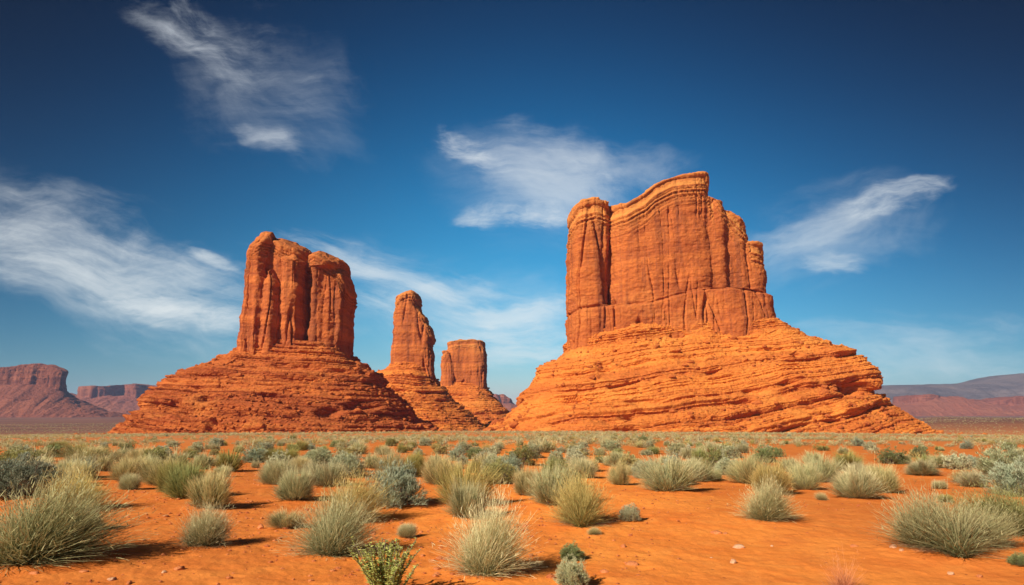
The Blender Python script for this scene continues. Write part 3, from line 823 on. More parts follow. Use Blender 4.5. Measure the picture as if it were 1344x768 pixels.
# ------------------------------------------------------------------ plants: where they stand
# (px centre, py base, width px, height px, type, tint, label) measured on the reference
T = dict(slate=(0.55, 0.62, 0.60), dusk=(0.74, 0.76, 0.62), ash=(0.86, 0.92, 0.78), straw=(1.08, 1.02, 0.80), pale=(1.06, 1.08, 0.97), sage=(1.0, 1.02, 0.85), blue=(0.84, 0.92, 0.90), olive=(0.74, 0.72, 0.38), gold=(1.0, 0.88, 0.52),
         green=(0.66, 0.74, 0.44), dark=(0.56, 0.60, 0.36), grey=(1.0, 0.98, 0.90), red=(1.5, 1.0, 0.75), leaf=(1.5, 1.3, 1.1))
LIST = [
    (38, 742, 190, 94, 'grass', 'dusk', 'huge grey-green grass clump with straw tips cut off by the lower left edge'),
    (107, 673, 82, 49, 'grass', 'gold', 'golden olive bush right behind the huge grass clump at lower left'),
    (116, 697, 34, 23, 'sage', 'grey', 'small grey tuft tucked right of the huge grass clump at lower left'),
    (270, 720, 74, 52, 'grass', 'pale', 'lone pale wiry clump on open sand, nearest the camera right of the huge grass clump'),
    (275, 669, 60, 42, 'grass', 'straw', 'round straw-coloured bush directly behind the lone pale wiry clump'),
    (245, 656, 58, 43, 'grass', 'green', 'bright olive-green bush touching the left of the round straw-coloured bush'),
    (226, 648, 44, 40, 'grass', 'olive', 'brownish olive bush half hidden behind the bright olive-green one'),
    (170, 644, 30, 20, 'grass', 'pale', 'small pale dome alone on sand right of the golden olive bush'),
    (167, 634, 44, 30, 'grass', 'straw', 'yellow-grey bush right behind the small pale dome'),
    (134, 620, 28, 20, 'sage', 'sage', 'small grey-green dome left of the yellow-grey bush, before the long bush row'),
    (25, 655, 92, 44, 'sage', 'slate', 'wide dark blue-grey bush at the left edge behind the huge grass clump'),
    (90, 634, 56, 26, 'sage', 'sage', 'grey-green bush joined to the right of the wide blue-grey one'),
    (115, 613, 56, 22, 'grass', 'straw', 'elongated yellow-grey bush leading back from the left blue-grey mass'),
    (25, 614, 54, 20, 'sage', 'olive', 'flat olive bush at the left edge behind the wide blue-grey one'),
    (57, 614, 26, 14, 'sage', 'sage', 'small sage dome at the right end of the flat olive bush'),
    (68, 601, 28, 15, 'sage', 'green', 'small green dome standing on the red sand strip at far left'),
    (76, 589, 28, 9, 'sage', 'olive', 'low flat bush just behind the small green dome at far left'),
    (100, 600, 36, 15, 'sage', 'olive', 'long low olive bush right of the small green dome at far left'),
    (166, 598, 19, 14, 'sage', 'dark', 'small dark round bush below the left toe of the fluted butte'),
    (185, 612, 48, 21, 'grass', 'straw', 'broad pale bush behind the small pale dome, below the butte toe'),
    (211, 603, 32, 15, 'sage', 'blue', 'blue-grey bush joined behind the broad pale bush below the butte toe'),
    (230, 616, 40, 20, 'grass', 'pale', 'pale bush behind the brownish olive one'),
    (266, 618, 30, 20, 'sage', 'sage', 'lumpy grey-green bush left of the dark yellow-green ball'),
    (300, 620, 38, 25, 'grass', 'olive', 'dark yellow-green ball-shaped bush casting a shadow on sand'),
    (290, 627, 26, 13, 'sage', 'pale', 'small pale dome in front of the dark yellow-green ball'),
    (258, 594, 19, 11, 'sage', 'sage', 'small round dome before the left butte, first of three in a loose row'),
    (282, 592, 16, 9, 'sage', 'grey', 'small round dome before the left butte, middle of three in a loose row'),
    (314, 594, 15, 10, 'sage', 'sage', 'small round dome before the left butte, last of three in a loose row'),
    (334, 609, 36, 17, 'sage', 'blue', 'light blue-grey bush right of the dark yellow-green ball'),
    (335, 615, 13, 9, 'sage', 'pale', 'tiny pale dome in front of the light blue-grey bush'),
    (372, 610, 44, 18, 'sage', 'olive', 'olive bush between the light blue-grey bush and the grey one below the left butte'),
    (417, 615, 46, 21, 'sage', 'sage', 'grey-green bush below the left butte cliff, right of the olive one'),
    (362, 638, 46, 31, 'grass', 'pale', 'pale olive dome behind and left of the round pale one, mid left'),
    (388, 659, 56, 38, 'grass', 'pale', 'round pale sage dome in front of its neighbours, mid left'),
    (408, 625, 28, 14, 'sage', 'pale', 'small pale dome peeping behind the round pale sage dome'),
    (430, 640, 52, 27, 'sage', 'pale', 'bluish pale bush joined to the right of the round pale sage dome'),
    (453, 688, 84, 57, 'grass', 'gold', 'large golden straw bush right behind the tall grey-green grass clump'),
    (430, 731, 98, 70, 'grass', 'ash', 'tall grey-green grass clump left of centre in the foreground'),
    (376, 695, 44, 19, 'grass', 'straw', 'sparse dry low tuft left of the large golden straw bush'),
    (518, 667, 68, 46, 'sage', 'blue', 'dense blue-grey sagebrush with dark hollow, right of the golden straw bush'),
    (513, 627, 44, 28, 'grass', 'straw', 'straw bush behind the dense blue-grey sagebrush'),
    (543, 628, 34, 31, 'sage', 'olive', 'dark olive dome at the right shoulder of the straw bush below the spire'),
    (577, 638, 50, 36, 'grass', 'straw', 'yellowish bush right of the dark olive dome, below the spire'),
    (608, 666, 66, 46, 'grass', 'gold', 'golden green bush behind the pale one in the central row'),
    (613, 682, 56, 39, 'grass', 'pale', 'pale silvery bush between the golden green one and the big central clump'),
    (631, 756, 98, 90, 'grass', 'pale', 'big upright straw-tipped grass clump at bottom centre'),
    (667, 632, 39, 26, 'sage', 'blue', 'neat round blue-grey dome standing alone at centre'),
    (637, 619, 34, 21, 'grass', 'straw', 'pale yellow bush left behind the neat blue-grey dome'),
    (681, 612, 38, 21, 'sage', 'olive', 'olive bush behind the neat blue-grey dome'),
    (599, 606, 24, 16, 'sage', 'blue', 'small blue-grey dome below the blocky tower'),
    (624, 600, 20, 13, 'sage', 'sage', 'small sage dome right of the small blue-grey one below the blocky tower'),
    (692, 652, 42, 33, 'grass', 'straw', 'straw bush at the left end of the three-bush row right of centre'),
    (724, 665, 56, 45, 'grass', 'pale', 'pale bush in the middle of the three-bush row right of centre'),
    (763, 692, 82, 64, 'grass', 'gold', 'large yellow-green bush, nearest of the three-bush row right of centre'),
    (827, 685, 25, 17, 'sage', 'grey', 'small grey tuft alone right of the large yellow-green bush'),
    (780, 703, 22, 9, 'grass', 'straw', 'tiny flat dry tuft in front of the large yellow-green bush'),
    (751, 736, 30, 16, 'sage', 'green', 'small green tuft, farther of two near the bottom edge right of the central clump'),
    (752, 769, 38, 27, 'sage', 'sage', 'grey-green tuft on the bottom edge right of the central clump'),
    (534, 706, 28, 17, 'sage', 'grey', 'small silvery tuft on bare sand between the tall grass clump and the central one'),
    (504, 788, 92, 68, 'leafy', 'leaf', 'bright leafy green plant rising from the bottom edge, left of the central clump'),
    (764, 629, 38, 25, 'grass', 'pale', 'pale twin bush behind the pale one of the three-bush row'),
    (812, 614, 34, 19, 'sage', 'sage', 'sage bush behind the short straw bush, below the left side of the largest butte'),
    (813, 638, 28, 25, 'grass', 'straw', 'short upright straw bush right of the pale twin bush'),
    (827, 625, 16, 13, 'grass', 'straw', 'little straw bush touching the back of the short upright one'),
    (730, 611, 24, 15, 'sage', 'pale', 'small pale dome behind the three-bush row'),
    (878, 647, 66, 37, 'grass', 'pale', 'wide pale dome on sand in front of the largest butte'),
    (915, 634, 36, 26, 'grass', 'pale', 'pale bush joined behind the right of the wide pale dome'),
    (452, 628, 46, 27, 'sage', 'pale', 'pale blue-green bush behind the bluish pale one, left of the straw bush'),
    (457, 602, 28, 14, 'sage', 'gold', 'small golden olive dome below the right side of the left butte'),
    (487, 616, 26, 18, 'sage', 'sage', 'sage bush between the pale blue-green and straw bushes'),
    (918, 608, 24, 18, 'grass', 'green', 'yellow-green upright dome behind the pale bushes before the largest butte'),
    (885, 618, 26, 18, 'sage', 'blue', 'bluish dome behind the wide pale dome'),
    (944, 619, 34, 23, 'sage', 'olive', 'olive dome right of the yellow-green upright one'),
    (956, 625, 36, 19, 'sage', 'pale', 'pale bush in front of the olive dome'),
    (958, 602, 29, 16, 'sage', 'sage', 'sage dome behind the olive dome before the largest butte'),
    (1002, 607, 30, 18, 'sage', 'green', 'green dome behind the straw and olive pair right of centre'),
    (973, 595, 20, 13, 'sage', 'grey', 'small grey dome farthest back of the group before the largest butte'),
    (1019, 600, 18, 12, 'sage', 'green', 'small green dome right of the green one, far back'),
    (986, 638, 52, 33, 'grass', 'straw', 'straw bush at the back left of the overlapping trio, right half'),
    (1012, 650, 54, 37, 'grass', 'gold', 'olive-gold bush in the middle of the overlapping trio, right half'),
    (1003, 685, 68, 49, 'grass', 'sage', 'grey-green bush nearest of the overlapping trio, right half'),
    (1037, 621, 32, 19, 'sage', 'sage', 'sage bush behind the trio, left of the brown-olive one'),
    (1067, 608, 26, 14, 'sage', 'sage', 'small sage dome far back between the green and brown-olive ones'),
    (1057, 645, 40, 31, 'grass', 'sage', 'round sage bush right of the overlapping trio'),
    (1077, 635, 46, 29, 'grass', 'pale', 'pale bush joined behind the round sage bush'),
    (1115, 620, 46, 21, 'sage', 'olive', 'brown-olive wide dome behind the pale pair at right'),
    (1125, 657, 64, 38, 'grass', 'pale', 'wide pale dome, nearer of the pair at right'),
    (1158, 649, 50, 35, 'grass', 'straw', 'olive straw dome joined to the right of the wide pale one'),
    (1133, 632, 46, 20, 'sage', 'grey', 'grey bush between the brown-olive dome and the pale pair'),
    (1080, 658, 18, 10, 'grass', 'straw', 'tiny straw tuft on sand left of the wide pale dome at right'),
    (1171, 609, 33, 18, 'sage', 'dark', 'dark green neat dome on open sand before the right toe of the largest butte'),
    (1190, 609, 15, 12, 'sage', 'sage', 'small sage dome touching the right of the dark green neat dome'),
    (1205, 601, 22, 14, 'sage', 'dark', 'small dark green ball standing alone before the right toe of the largest butte'),
    (1211, 626, 48, 17, 'sage', 'grey', 'low grey spreading bush on open sand at right'),
    (1231, 616, 32, 18, 'sage', 'sage', 'grey-green dome at the left of a joined row of three, right side'),
    (1257, 618, 32, 18, 'sage', 'pale', 'pale dome in the middle of a joined row of three, right side'),
    (1276, 616, 19, 15, 'sage', 'blue', 'bluish dome at the right end of a joined row of three'),
    (1277, 641, 37, 20, 'sage', 'grey', 'grey dome alone on sand near the right edge'),
    (1234, 643, 20, 11, 'sage', 'grey', 'tiny grey tuft left of the grey dome near the right edge'),
    (1241, 660, 21, 10, 'sage', 'olive', 'low olive tuft just behind the two-lobed grass clump at right'),
    (1324, 632, 70, 37, 'sage', 'sage', 'grey-green bush mass at the right edge, farther one'),
    (1340, 653, 62, 38, 'sage', 'blue', 'dark bluish bush at the right edge, nearer one'),
    (1336, 707, 118, 56, 'grass', 'dark', 'dark green wide grass clump cut by the right edge'),
    (1236, 729, 128, 72, 'grass', 'dusk', 'large windswept grass clump, left lobe of the pair at lower right'),
    (1288, 723, 80, 50, 'grass', 'dusk', 'shorter spiky lobe joined to the right of the large windswept clump'),
    (1102, 776, 54, 40, 'wispy', 'red', 'wispy reddish dry tuft on the bottom edge at right'),
    (1338, 745, 24, 13, 'sage', 'dark', 'small dark tuft at the lower right edge'),
    (1143, 591, 16, 10, 'sage', 'grey', 'small grey dome on the far sand strip, right of two flatter ones'),
    (1107, 596, 17, 9, 'sage', 'sage', 'small sage dome on the far sand strip, middle of three'),
    (1081, 592, 19, 7, 'sage', 'olive', 'flat olive tuft on the far sand strip, left of three'),
    (1325, 591, 17, 10, 'sage', 'dark', 'small dark dome far back near the right edge'),
    (1213, 590, 10, 5, 'sage', 'sage', None), (1236, 592, 9, 5, 'sage', 'sage', None),
]


def ground_hit(px, py):
    d = px_ray(px, py)
    lo, hi = 1.0, 600.0
    f = lambda t: EYE + d[2] * t - float(G0(d[0] * t, d[1] * t))
    t = lo
    while t < hi and f(t) > 0: t *= 1.03
    a, b = t / 1.03, t
    for _ in range(20):
        c = (a + b) / 2
        if f(c) > 0: a = c
        else: b = c
    return d[0] * b, d[1] * b


SPOTS = []   # x, y, w, h, type, tint, label
for (px, py, w, h, ty, ti, lb) in LIST:
    if ty == 'grass' and h < 48 and h > 10: ty = 'broom'
    if ty == 'sage' and ti in ('pale', 'sage', 'olive', 'grey') and (px * 7 + py) % 3: ty = 'broom'
    x, y = ground_hit(px, min(py - 0.02 * w, 800))
    s = math.hypot(x, y) * math.sqrt(1 + ((py - 384) / F) ** 2) / F / math.sqrt(1 + ((px - 672) / F) ** 2) * 1.0
    dep = y * math.cos(PITCH)
    k1, k2 = (1.06, 1.07) if 10 < h < 48 else (1.03, 1.06)
    SPOTS.append([x, y, k1 * w * dep / F, h * k2 * dep / F, ty, ti, lb, px, py])
for s in SPOTS:
    if math.hypot(s[0], s[1]) < 26:
        MOUNDS.append((s[0], s[1], s[2] * 0.62, min(0.05, 0.04 * s[2])))


def G(x, y):
    z = G0(x, y)
    x = np.asarray(x, float); y = np.asarray(y, float)
    for mx, my, mr, mh in MOUNDS:
        d2 = ((x - mx) ** 2 + (y - my) ** 2) / (mr * mr)
        z = z + mh * np.exp(-np.minimum(d2, 30))
    return z


def pick_tint(r):
    return r.choice(['sage', 'sage', 'pale', 'pale', 'straw', 'olive', 'grey', 'blue', 'green', 'gold'])


LAND = [(-60, 190, 'left of the fluted butte'), (190, 380, 'below the left half of the fluted butte'), (380, 500, 'below the right half of the fluted butte'), (500, 580, 'below the slender spire'),
        (580, 690, 'below the small blocky tower'), (690, 850, 'below the left third of the largest butte'), (850, 1010, 'below the middle of the largest butte'), (1010, 1180, 'below the right third of the largest butte'),
        (1180, 1420, 'right of the largest butte')]
ROW = [(584, 'in the far scrub'), (598, 'before the far scrub'), (640, 'at mid-distance')]
rr = random.Random(5)
tries = 0
fill_bands = [(572, 584, 55), (584, 598, 95), (598, 640, 75)]
for (y0, y1, cnt) in fill_bands:
    k = 0
    while k < cnt and tries < 20000:
        tries += 1
        px = rr.uniform(-30, 1374); py = rr.uniform(y0, y1)
        if py < 600 and (px < 180) and py > 574 and rr.random() < 0.75: continue
        if px > 1030 and py > 577 and rr.random() < 0.85: continue
        x, y = ground_hit(px, py)
        dep = y
        w = rr.uniform(0.45, 1.0)
        if any((x - s[0]) ** 2 + (y - s[1]) ** 2 < (0.5 * (w + s[2])) ** 2 * 1.0 for s in SPOTS): continue
        h = w * rr.uniform(0.45, 0.72)
        ti = pick_tint(rr)
        SPOTS.append([x, y, w, h, rr.choice(['sage', 'sage', 'broom', 'broom', 'broom', 'grass']), ti, None, px, py])
        k += 1

# ------------------------------------------------------------------ ground sheet
m_g, N = mat_new('red_desert_sand')
g = N.new('ShaderNodeNewGeometry').outputs['Position']
gx, gy, gz = N.sep(g)
rad = N.m('SQRT', N.add(N.mul(gx, gx), N.mul(gy, gy)))
big = N.noise(g, 0.35, 5, 0.6)
mid = N.noise(g, 2.1, 5, 0.6, 0.4)
fin = N.noise(g, 22.0, 5, 0.7)
grn = N.noise(g, 160.0, 3, 0.7)
c = N.mix(N.ramp(big, 0.3, 0.7), (0.68, 0.180, 0.029), (0.80, 0.262, 0.044))
c = N.mix(N.mul(N.ramp(mid, 0.42, 0.68), 0.5), c, (0.78, 0.275, 0.055))
c = N.mix(N.mul(N.ramp(fin, 0.52, 0.70), 0.35), c, (0.42, 0.105, 0.025))
c = N.mix(N.mul(N.ramp(grn, 0.55, 0.75), 0.25), c, (0.85, 0.42, 0.15))
c = N.mix(N.mul(N.ramp(N.noise(g, 0.8, 6, 0.68, 0.5), 0.47, 0.62), 0.45), c, (0.55, 0.125, 0.022))
c = N.mix(N.mul(N.ramp(N.m('ABSOLUTE', N.add(gx, -1.0)), 1.0, 5.0), 0.8), c, N.mix(N.ramp(mid, 0.3, 0.7), (0.50, 0.125, 0.025), (0.60, 0.18, 0.036)))  # sand darker and redder to both sides: vignette shading put into the colour
spk = N.vor(N.mapping(g, (1, 1, 0.2)), 7.0)
c = N.mix(N.mul(N.ramp(spk, 0.16, 0.07), N.ramp(mid, 0.45, 0.6)), c, (0.30, 0.07, 0.02))
crust = N.ramp(N.noise(g, 0.9, 6, 0.65, 0.6), 0.58, 0.66)
c = N.mix(N.mul(crust, 0.35), c, (0.50, 0.125, 0.028))
# farther out the soil is browner and carries dead litter between the scrub
lit = N.noise(g, 0.5, 6, 0.7)
c = N.mix(N.mul(N.ramp(rad, 45, 150), N.ramp(lit, 0.40, 0.62, 0.25, 0.8)), c, (0.42, 0.20, 0.085))
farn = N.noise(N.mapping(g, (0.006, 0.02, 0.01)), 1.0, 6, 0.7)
c = N.mix(N.ramp(rad, 240, 520), c, N.mix(N.ramp(farn, 0.35, 0.65), (0.135, 0.062, 0.047), (0.235, 0.105, 0.068)))  # far plain: scrub-soil brown, with a cloud shadow painted in as darker colour
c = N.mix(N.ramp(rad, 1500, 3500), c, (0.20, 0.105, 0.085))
bh = N.add(N.mul(N.noise(g, 9.0, 7, 0.7, 0.1), 0.8), N.add(N.mul(fin, 0.5), N.mul(grn, 0.09)))
bh = N.add(bh, N.mul(crust, 0.18))
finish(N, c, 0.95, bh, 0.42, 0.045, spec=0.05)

r_list = np.concatenate([np.geomspace(0.4, 3.5, 14)[:-1], np.linspace(3.5, 14, 330)[:-1], np.geomspace(14, 60, 230)[:-1], np.geomspace(60, 600, 200)[:-1], np.geomspace(600, 12000, 110)])
th_f = np.linspace(-R(52), R(52), 1050)
th_b = np.linspace(R(52), 2 * math.pi - R(52), 60)[1:-1]
ths = np.concatenate([th_f, th_b])
nr_, nt_ = len(r_list), len(ths)
RR, TT = np.meshgrid(r_list, ths, indexing='ij')
X = RR * np.sin(TT); Y = RR * np.cos(TT)
Z = G0(X, Y)
nearm = RR < 40
for mx, my, mr, mh in MOUNDS:
    sel = (np.abs(X - mx) < mr * 3) & (np.abs(Y - my) < mr * 3)
    Z[sel] += mh * np.exp(-((X[sel] - mx) ** 2 + (Y[sel] - my) ** 2) / (mr * mr))
fine = (0.010 * fbm(X[nearm] * 1.8, Y[nearm] * 1.8, seed=401, oct=3) + 0.009 * fbm(X[nearm] * 7, Y[nearm] * 7, seed=402, oct=3))
f1, f2, cid = worley(X[nearm] * 3.1, Y[nearm] * 3.1, X[nearm] * 0, seed=404)
pit = -0.020 * np.exp(-(f1 / 0.33) ** 2) * (cid > 0.55)
fine = fine + pit * sstep(perlin(X[nearm] * 0.3, Y[nearm] * 0.3, seed=405), -0.1, 0.3)
Z[nearm] += fine
i, j = np.meshgrid(np.arange(nr_ - 1), np.arange(nt_), indexing='ij')
q = np.stack([i * nt_ + j, (i + 1) * nt_ + j, (i + 1) * nt_ + (j + 1) % nt_, i * nt_ + (j + 1) % nt_], -1).reshape(-1, 4)
V = np.stack([X, Y, Z], -1).reshape(-1, 3)
cidx = len(V)
V = np.vstack([V, [[0, 0, float(Z[0].mean())]]])
j = np.arange(nt_)
tri = np.stack([np.full(nt_, cidx), j, (j + 1) % nt_], 1)
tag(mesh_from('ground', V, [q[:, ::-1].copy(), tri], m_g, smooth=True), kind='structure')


# ------------------------------------------------------------------ plants: shapes
def plant_mat(name, base, tip, trans=0.32, objcol=True):
    m, N = mat_new(name)
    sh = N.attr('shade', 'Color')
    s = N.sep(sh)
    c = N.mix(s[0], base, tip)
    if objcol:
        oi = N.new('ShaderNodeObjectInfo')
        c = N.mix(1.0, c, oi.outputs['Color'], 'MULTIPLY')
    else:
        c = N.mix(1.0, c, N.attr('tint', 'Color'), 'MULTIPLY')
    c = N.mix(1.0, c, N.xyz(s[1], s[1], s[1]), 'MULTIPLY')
    finish(N, c, 0.75, translucent=trans, spec=0.2)
    return m


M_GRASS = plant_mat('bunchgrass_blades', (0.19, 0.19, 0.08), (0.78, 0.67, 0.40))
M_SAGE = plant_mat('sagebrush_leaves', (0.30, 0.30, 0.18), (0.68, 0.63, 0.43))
M_WISP = plant_mat('dry_wisps', (0.34, 0.20, 0.12), (0.52, 0.34, 0.20))
M_LEAF = plant_mat('green_leaves', (0.20, 0.27, 0.08), (0.42, 0.46, 0.16))
M_TWIG, N = mat_new('grey_twigs')
g = N.new('ShaderNodeTexCoord').outputs['Object']
finish(N, N.mix(N.noise(g, 30, 3), (0.13, 0.085, 0.055), (0.28, 0.21, 0.15)), 0.9)
M_SCRUB = plant_mat('far_scrub', (0.34, 0.31, 0.175), (0.70, 0.62, 0.38), objcol=False)


def ribbons(p0, dirs, length, width, segs, droop, r, shade_r, tip_pow=1.0, wob=0.0):
    """vectorised tapered blades. p0 (n,3), dirs (n,3) unit, returns verts, quads, shade"""
    n = len(p0)
    t = np.linspace(0, 1, segs + 1)
    up = np.array([0, 0, 1.0])
    side = np.cross(dirs, up) + r.normal(0, 0.35, (n, 3))
    side /= np.linalg.norm(side, axis=1, keepdims=True)
    hor = dirs * [1, 1, 0]
    pts = p0[:, None] + dirs[:, None] * (length[:, None] * t)[..., None] + (hor[:, None] * 1.0) * ((droop * length)[:, None] * t ** 2 * 0.35)[..., None] - up * ((droop * length)[:, None] * t ** 2.2 * 0.5)[..., None]
    if wob:
        pts = pts + (r.normal(0, wob, (n, 1, 3)) * (t ** 2)[None, :, None]) * length[:, None, None]
    w = width[:, None] * (1 - 0.8 * t)
    a = pts - side[:, None] * w[..., None] * 0.5
    b = pts + side[:, None] * w[..., None] * 0.5
    V = np.stack([a, b], 2).reshape(-1, 3)
    m = (segs + 1) * 2
    base = (np.arange(n) * m)[:, None] + (np.arange(segs) * 2)[None]
    q = np.stack([base, base + 1, base + 3, base + 2], -1).reshape(-1, 4)
    sh = np.zeros((n, segs + 1, 2, 3))
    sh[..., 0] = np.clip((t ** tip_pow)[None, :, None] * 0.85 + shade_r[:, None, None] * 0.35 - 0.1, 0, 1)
    sh[..., 1] = (0.8 + 0.4 * r.random(n))[:, None, None]
    return V, q, sh.reshape(-1, 3)


def join(parts):
    vs, qs, ss, o = [], [], [], 0
    for v, q, s in parts:
        vs.append(v); qs.append(q + o); ss.append(s); o += len(v)
    return np.concatenate(vs), np.concatenate(qs), np.concatenate(ss)


def tubes(p0, p1, w0, w1):
    """thin square twigs"""
    n = len(p0)
    d = p1 - p0
    d /= np.maximum(np.linalg.norm(d, axis=1, keepdims=True), 1e-6)
    a = np.cross(d, [0.3, 0.5, 0.8]); a /= np.linalg.norm(a, axis=1, keepdims=True)
    b = np.cross(d, a)
    V = np.stack([p0 + a * w0, p0 + b * w0, p0 - a * w0, p0 - b * w0, p1 + a * w1, p1 + b * w1, p1 - a * w1, p1 - b * w1], 1).reshape(-1, 3)
    base = (np.arange(n) * 8)[:, None]
    q = np.stack([np.concatenate([base + k, base + (k + 1) % 4, base + 4 + (k + 1) % 4, base + 4 + k], 1) for k in range(4)], 1).reshape(-1, 4)
    return V, q, np.full((len(V), 3), 0.8)


def lumpy(r, k=7):
    """per-plant radius function over direction so that the outline is uneven"""
    ph = r.random(k) * 6.28; am = r.normal(0, 0.085, k)
    return lambda az, el: 1 + sum(am[i] * np.cos((i + 1) * az + ph[i] + 2 * el * (i % 3)) for i in range(k))


def make_grass(seed, n=2600, wmul=1.0, lean=(0, 0), open_=1.0):
    """unit clump: radius about .5, height about 1 (scaled per instance)"""
    r = np.random.default_rng(seed)
    lf = lumpy(r)
    # several crowns close together
    k = 9
    cr = np.stack([r.normal(0, 0.11, k), r.normal(0, 0.11, k)], 1)
    ci = r.integers(0, k, n)
    az = r.random(n) * 2 * np.pi
    el = np.arcsin(np.clip(r.random(n) ** 0.75 * 0.97 + 0.03, 0, 1))
    base = np.zeros((n, 3)); base[:, :2] = cr[ci] + r.normal(0, 0.028, (n, 2)); base[:, 2] = -0.02
    tgt = np.stack([0.5 * open_ * np.cos(el) * np.cos(az), 0.5 * open_ * np.cos(el) * np.sin(az), 0.95 * np.sin(el)], 1) * (lf(az, el) * r.uniform(0.45, 1.14, n) ** 0.7)[:, None]
    tgt[:, :2] += cr[ci] * 0.8 + np.array(lean) * tgt[:, 2:3]
    v = tgt - base
    L = np.linalg.norm(v, axis=1)
    d = v / L[:, None]
    droop = 0.12 + 0.35 * np.cos(el) * r.random(n)
    d[:, 2] += droop * 0.5
    d /= np.linalg.norm(d, axis=1, keepdims=True)
    blades = ribbons(base, d, L, np.full(n, 0.0085 * wmul) * r.uniform(0.6, 1.5, n), 4, droop, r, r.random(n), 1.9, 0.05)
    # feathery tips
    m = n // 2
    pick = r.integers(0, n, m)
    tip = tgt[pick] * r.uniform(0.80, 1.0, m)[:, None]
    dd = d[pick] + r.normal(0, 0.35, (m, 3)); dd /= np.linalg.norm(dd, axis=1, keepdims=True)
    tips = ribbons(tip, dd, r.uniform(0.05, 0.13, m), np.full(m, 0.008 * wmul), 2, np.full(m, 0.2), r, r.random(m) * 0.4 + 0.9, 0.3)
    # dead skirt
    s = 260
    az2 = r.random(s) * 6.283
    b2 = np.zeros((s, 3)); b2[:, :2] = r.normal(0, 0.10, (s, 2))
    d2 = np.stack([np.cos(az2), np.sin(az2), r.uniform(-0.02, 0.35, s)], 1); d2 /= np.linalg.norm(d2, axis=1, keepdims=True)
    skirt = ribbons(b2, d2, r.uniform(0.25, 0.50, s), np.full(s, 0.008 * wmul), 3, np.full(s, 0.25), r, r.random(s) * 0.6, 0.8, 0.12)
    skirt[0][:, 2] = np.maximum(skirt[0][:, 2], 0.003)
    return join([blades, tips]), skirt


def make_broom(seed, n=4200, wmul=1.0):
    """dense dome of fine upright twigs, all ending near a lumpy dome surface"""
    r = np.random.default_rng(seed)
    lf = lumpy(r, 9)
    az = r.random(n) * 6.283
    el = np.arcsin(np.clip(r.random(n) ** 0.9, 0.01, 1))
    rad = lf(az, el) * r.uniform(0.55, 1.05, n) ** 0.5
    tgt = np.stack([0.49 * np.cos(el) ** 0.75 * np.cos(az), 0.49 * np.cos(el) ** 0.75 * np.sin(az), 0.06 + 0.88 * np.sin(el) ** 0.9], 1) * rad[:, None]
    base = np.zeros((n, 3)); base[:, :2] = tgt[:, :2] * 0.22 + r.normal(0, 0.02, (n, 2)); base[:, 2] = -0.01
    st = base + (tgt - base) * r.uniform(0.25, 0.75, n)[:, None] + r.normal(0, 0.012, (n, 3))
    st[:, 2] = np.maximum(st[:, 2], -0.01)
    v = tgt - st + r.normal(0, 0.035, (n, 3)) + [0, 0, 0.03]
    L = np.linalg.norm(v, axis=1) + 0.03
    d = v / np.linalg.norm(v, axis=1, keepdims=True)
    tw = ribbons(st, d, L, np.full(n, 0.0095 * wmul) * r.uniform(0.6, 1.4, n), 3, np.full(n, 0.08), r, r.random(n), 1.3, 0.05)
    tw[0][:, 2] = np.maximum(tw[0][:, 2], 0.0)
    k = min(n, 260)
    lo = base[:k]
    br = tubes(lo, st[:k], 0.006, 0.003)
    return tw, br


def make_sage(seed, sprays=620, wmul=1.0, flat=1.0):
    r = np.random.default_rng(seed)
    lf = lumpy(r, 9)
    n = sprays
    az = r.random(n) * 6.283
    el = np.arcsin(np.clip(r.random(n) * 1.0, 0, 1))
    rad = r.uniform(0.50, 1.0, n) ** 0.6 * lf(az, el)
    ctr = np.stack([0.48 * np.cos(el) * np.cos(az), 0.48 * np.cos(el) * np.sin(az), 0.04 + 0.86 * np.sin(el) ** 0.95], 1) * rad[:, None]
    # a few lobes
    lob = r.normal(0, 1, (9, 3)); lob[:, 2] = np.abs(lob[:, 2]); lob /= np.linalg.norm(lob, axis=1, keepdims=True)
    u = ctr / np.linalg.norm(ctr, axis=1, keepdims=True)
    ctr = ctr * (0.80 + 0.30 * np.clip((u @ lob.T).max(1) - 0.6, 0, 1) / 0.4)[:, None]
    per = 11
    p = np.repeat(ctr, per, 0)
    out = np.repeat(u, per, 0) * [0.9, 0.9, 1.0] + [0, 0, 0.35]
    N_ = len(p)
    p = p + r.normal(0, 0.022, (N_, 3))
    dd = out + r.normal(0, 0.45, (N_, 3)); dd /= np.linalg.norm(dd, axis=1, keepdims=True)
    depth = np.repeat(rad, per)
    L = r.uniform(0.06, 0.13, N_)
    lv = ribbons(p - dd * 0.02, dd, L, np.full(N_, 0.014 * wmul) * r.uniform(0.7, 1.3, N_), 2, np.full(N_, 0.1), r, r.random(N_), 0.7, 0.05)
    lv[0][:, 2] = np.maximum(lv[0][:, 2], 0.0)
    b = min(n, 170)
    q0 = np.zeros((b, 3)); q0[:, :2] = r.normal(0, 0.05, (b, 2)); q0[:, 2] = -0.02
    mid = q0 * 0.5 + ctr[:b] * 0.5 + r.normal(0, 0.04, (b, 3))
    mid[:, 2] = np.abs(mid[:, 2]) * 0.8
    tw = join([tubes(q0, mid, 0.0075, 0.005), tubes(mid, ctr[:b], 0.005, 0.002)])
    return lv, tw


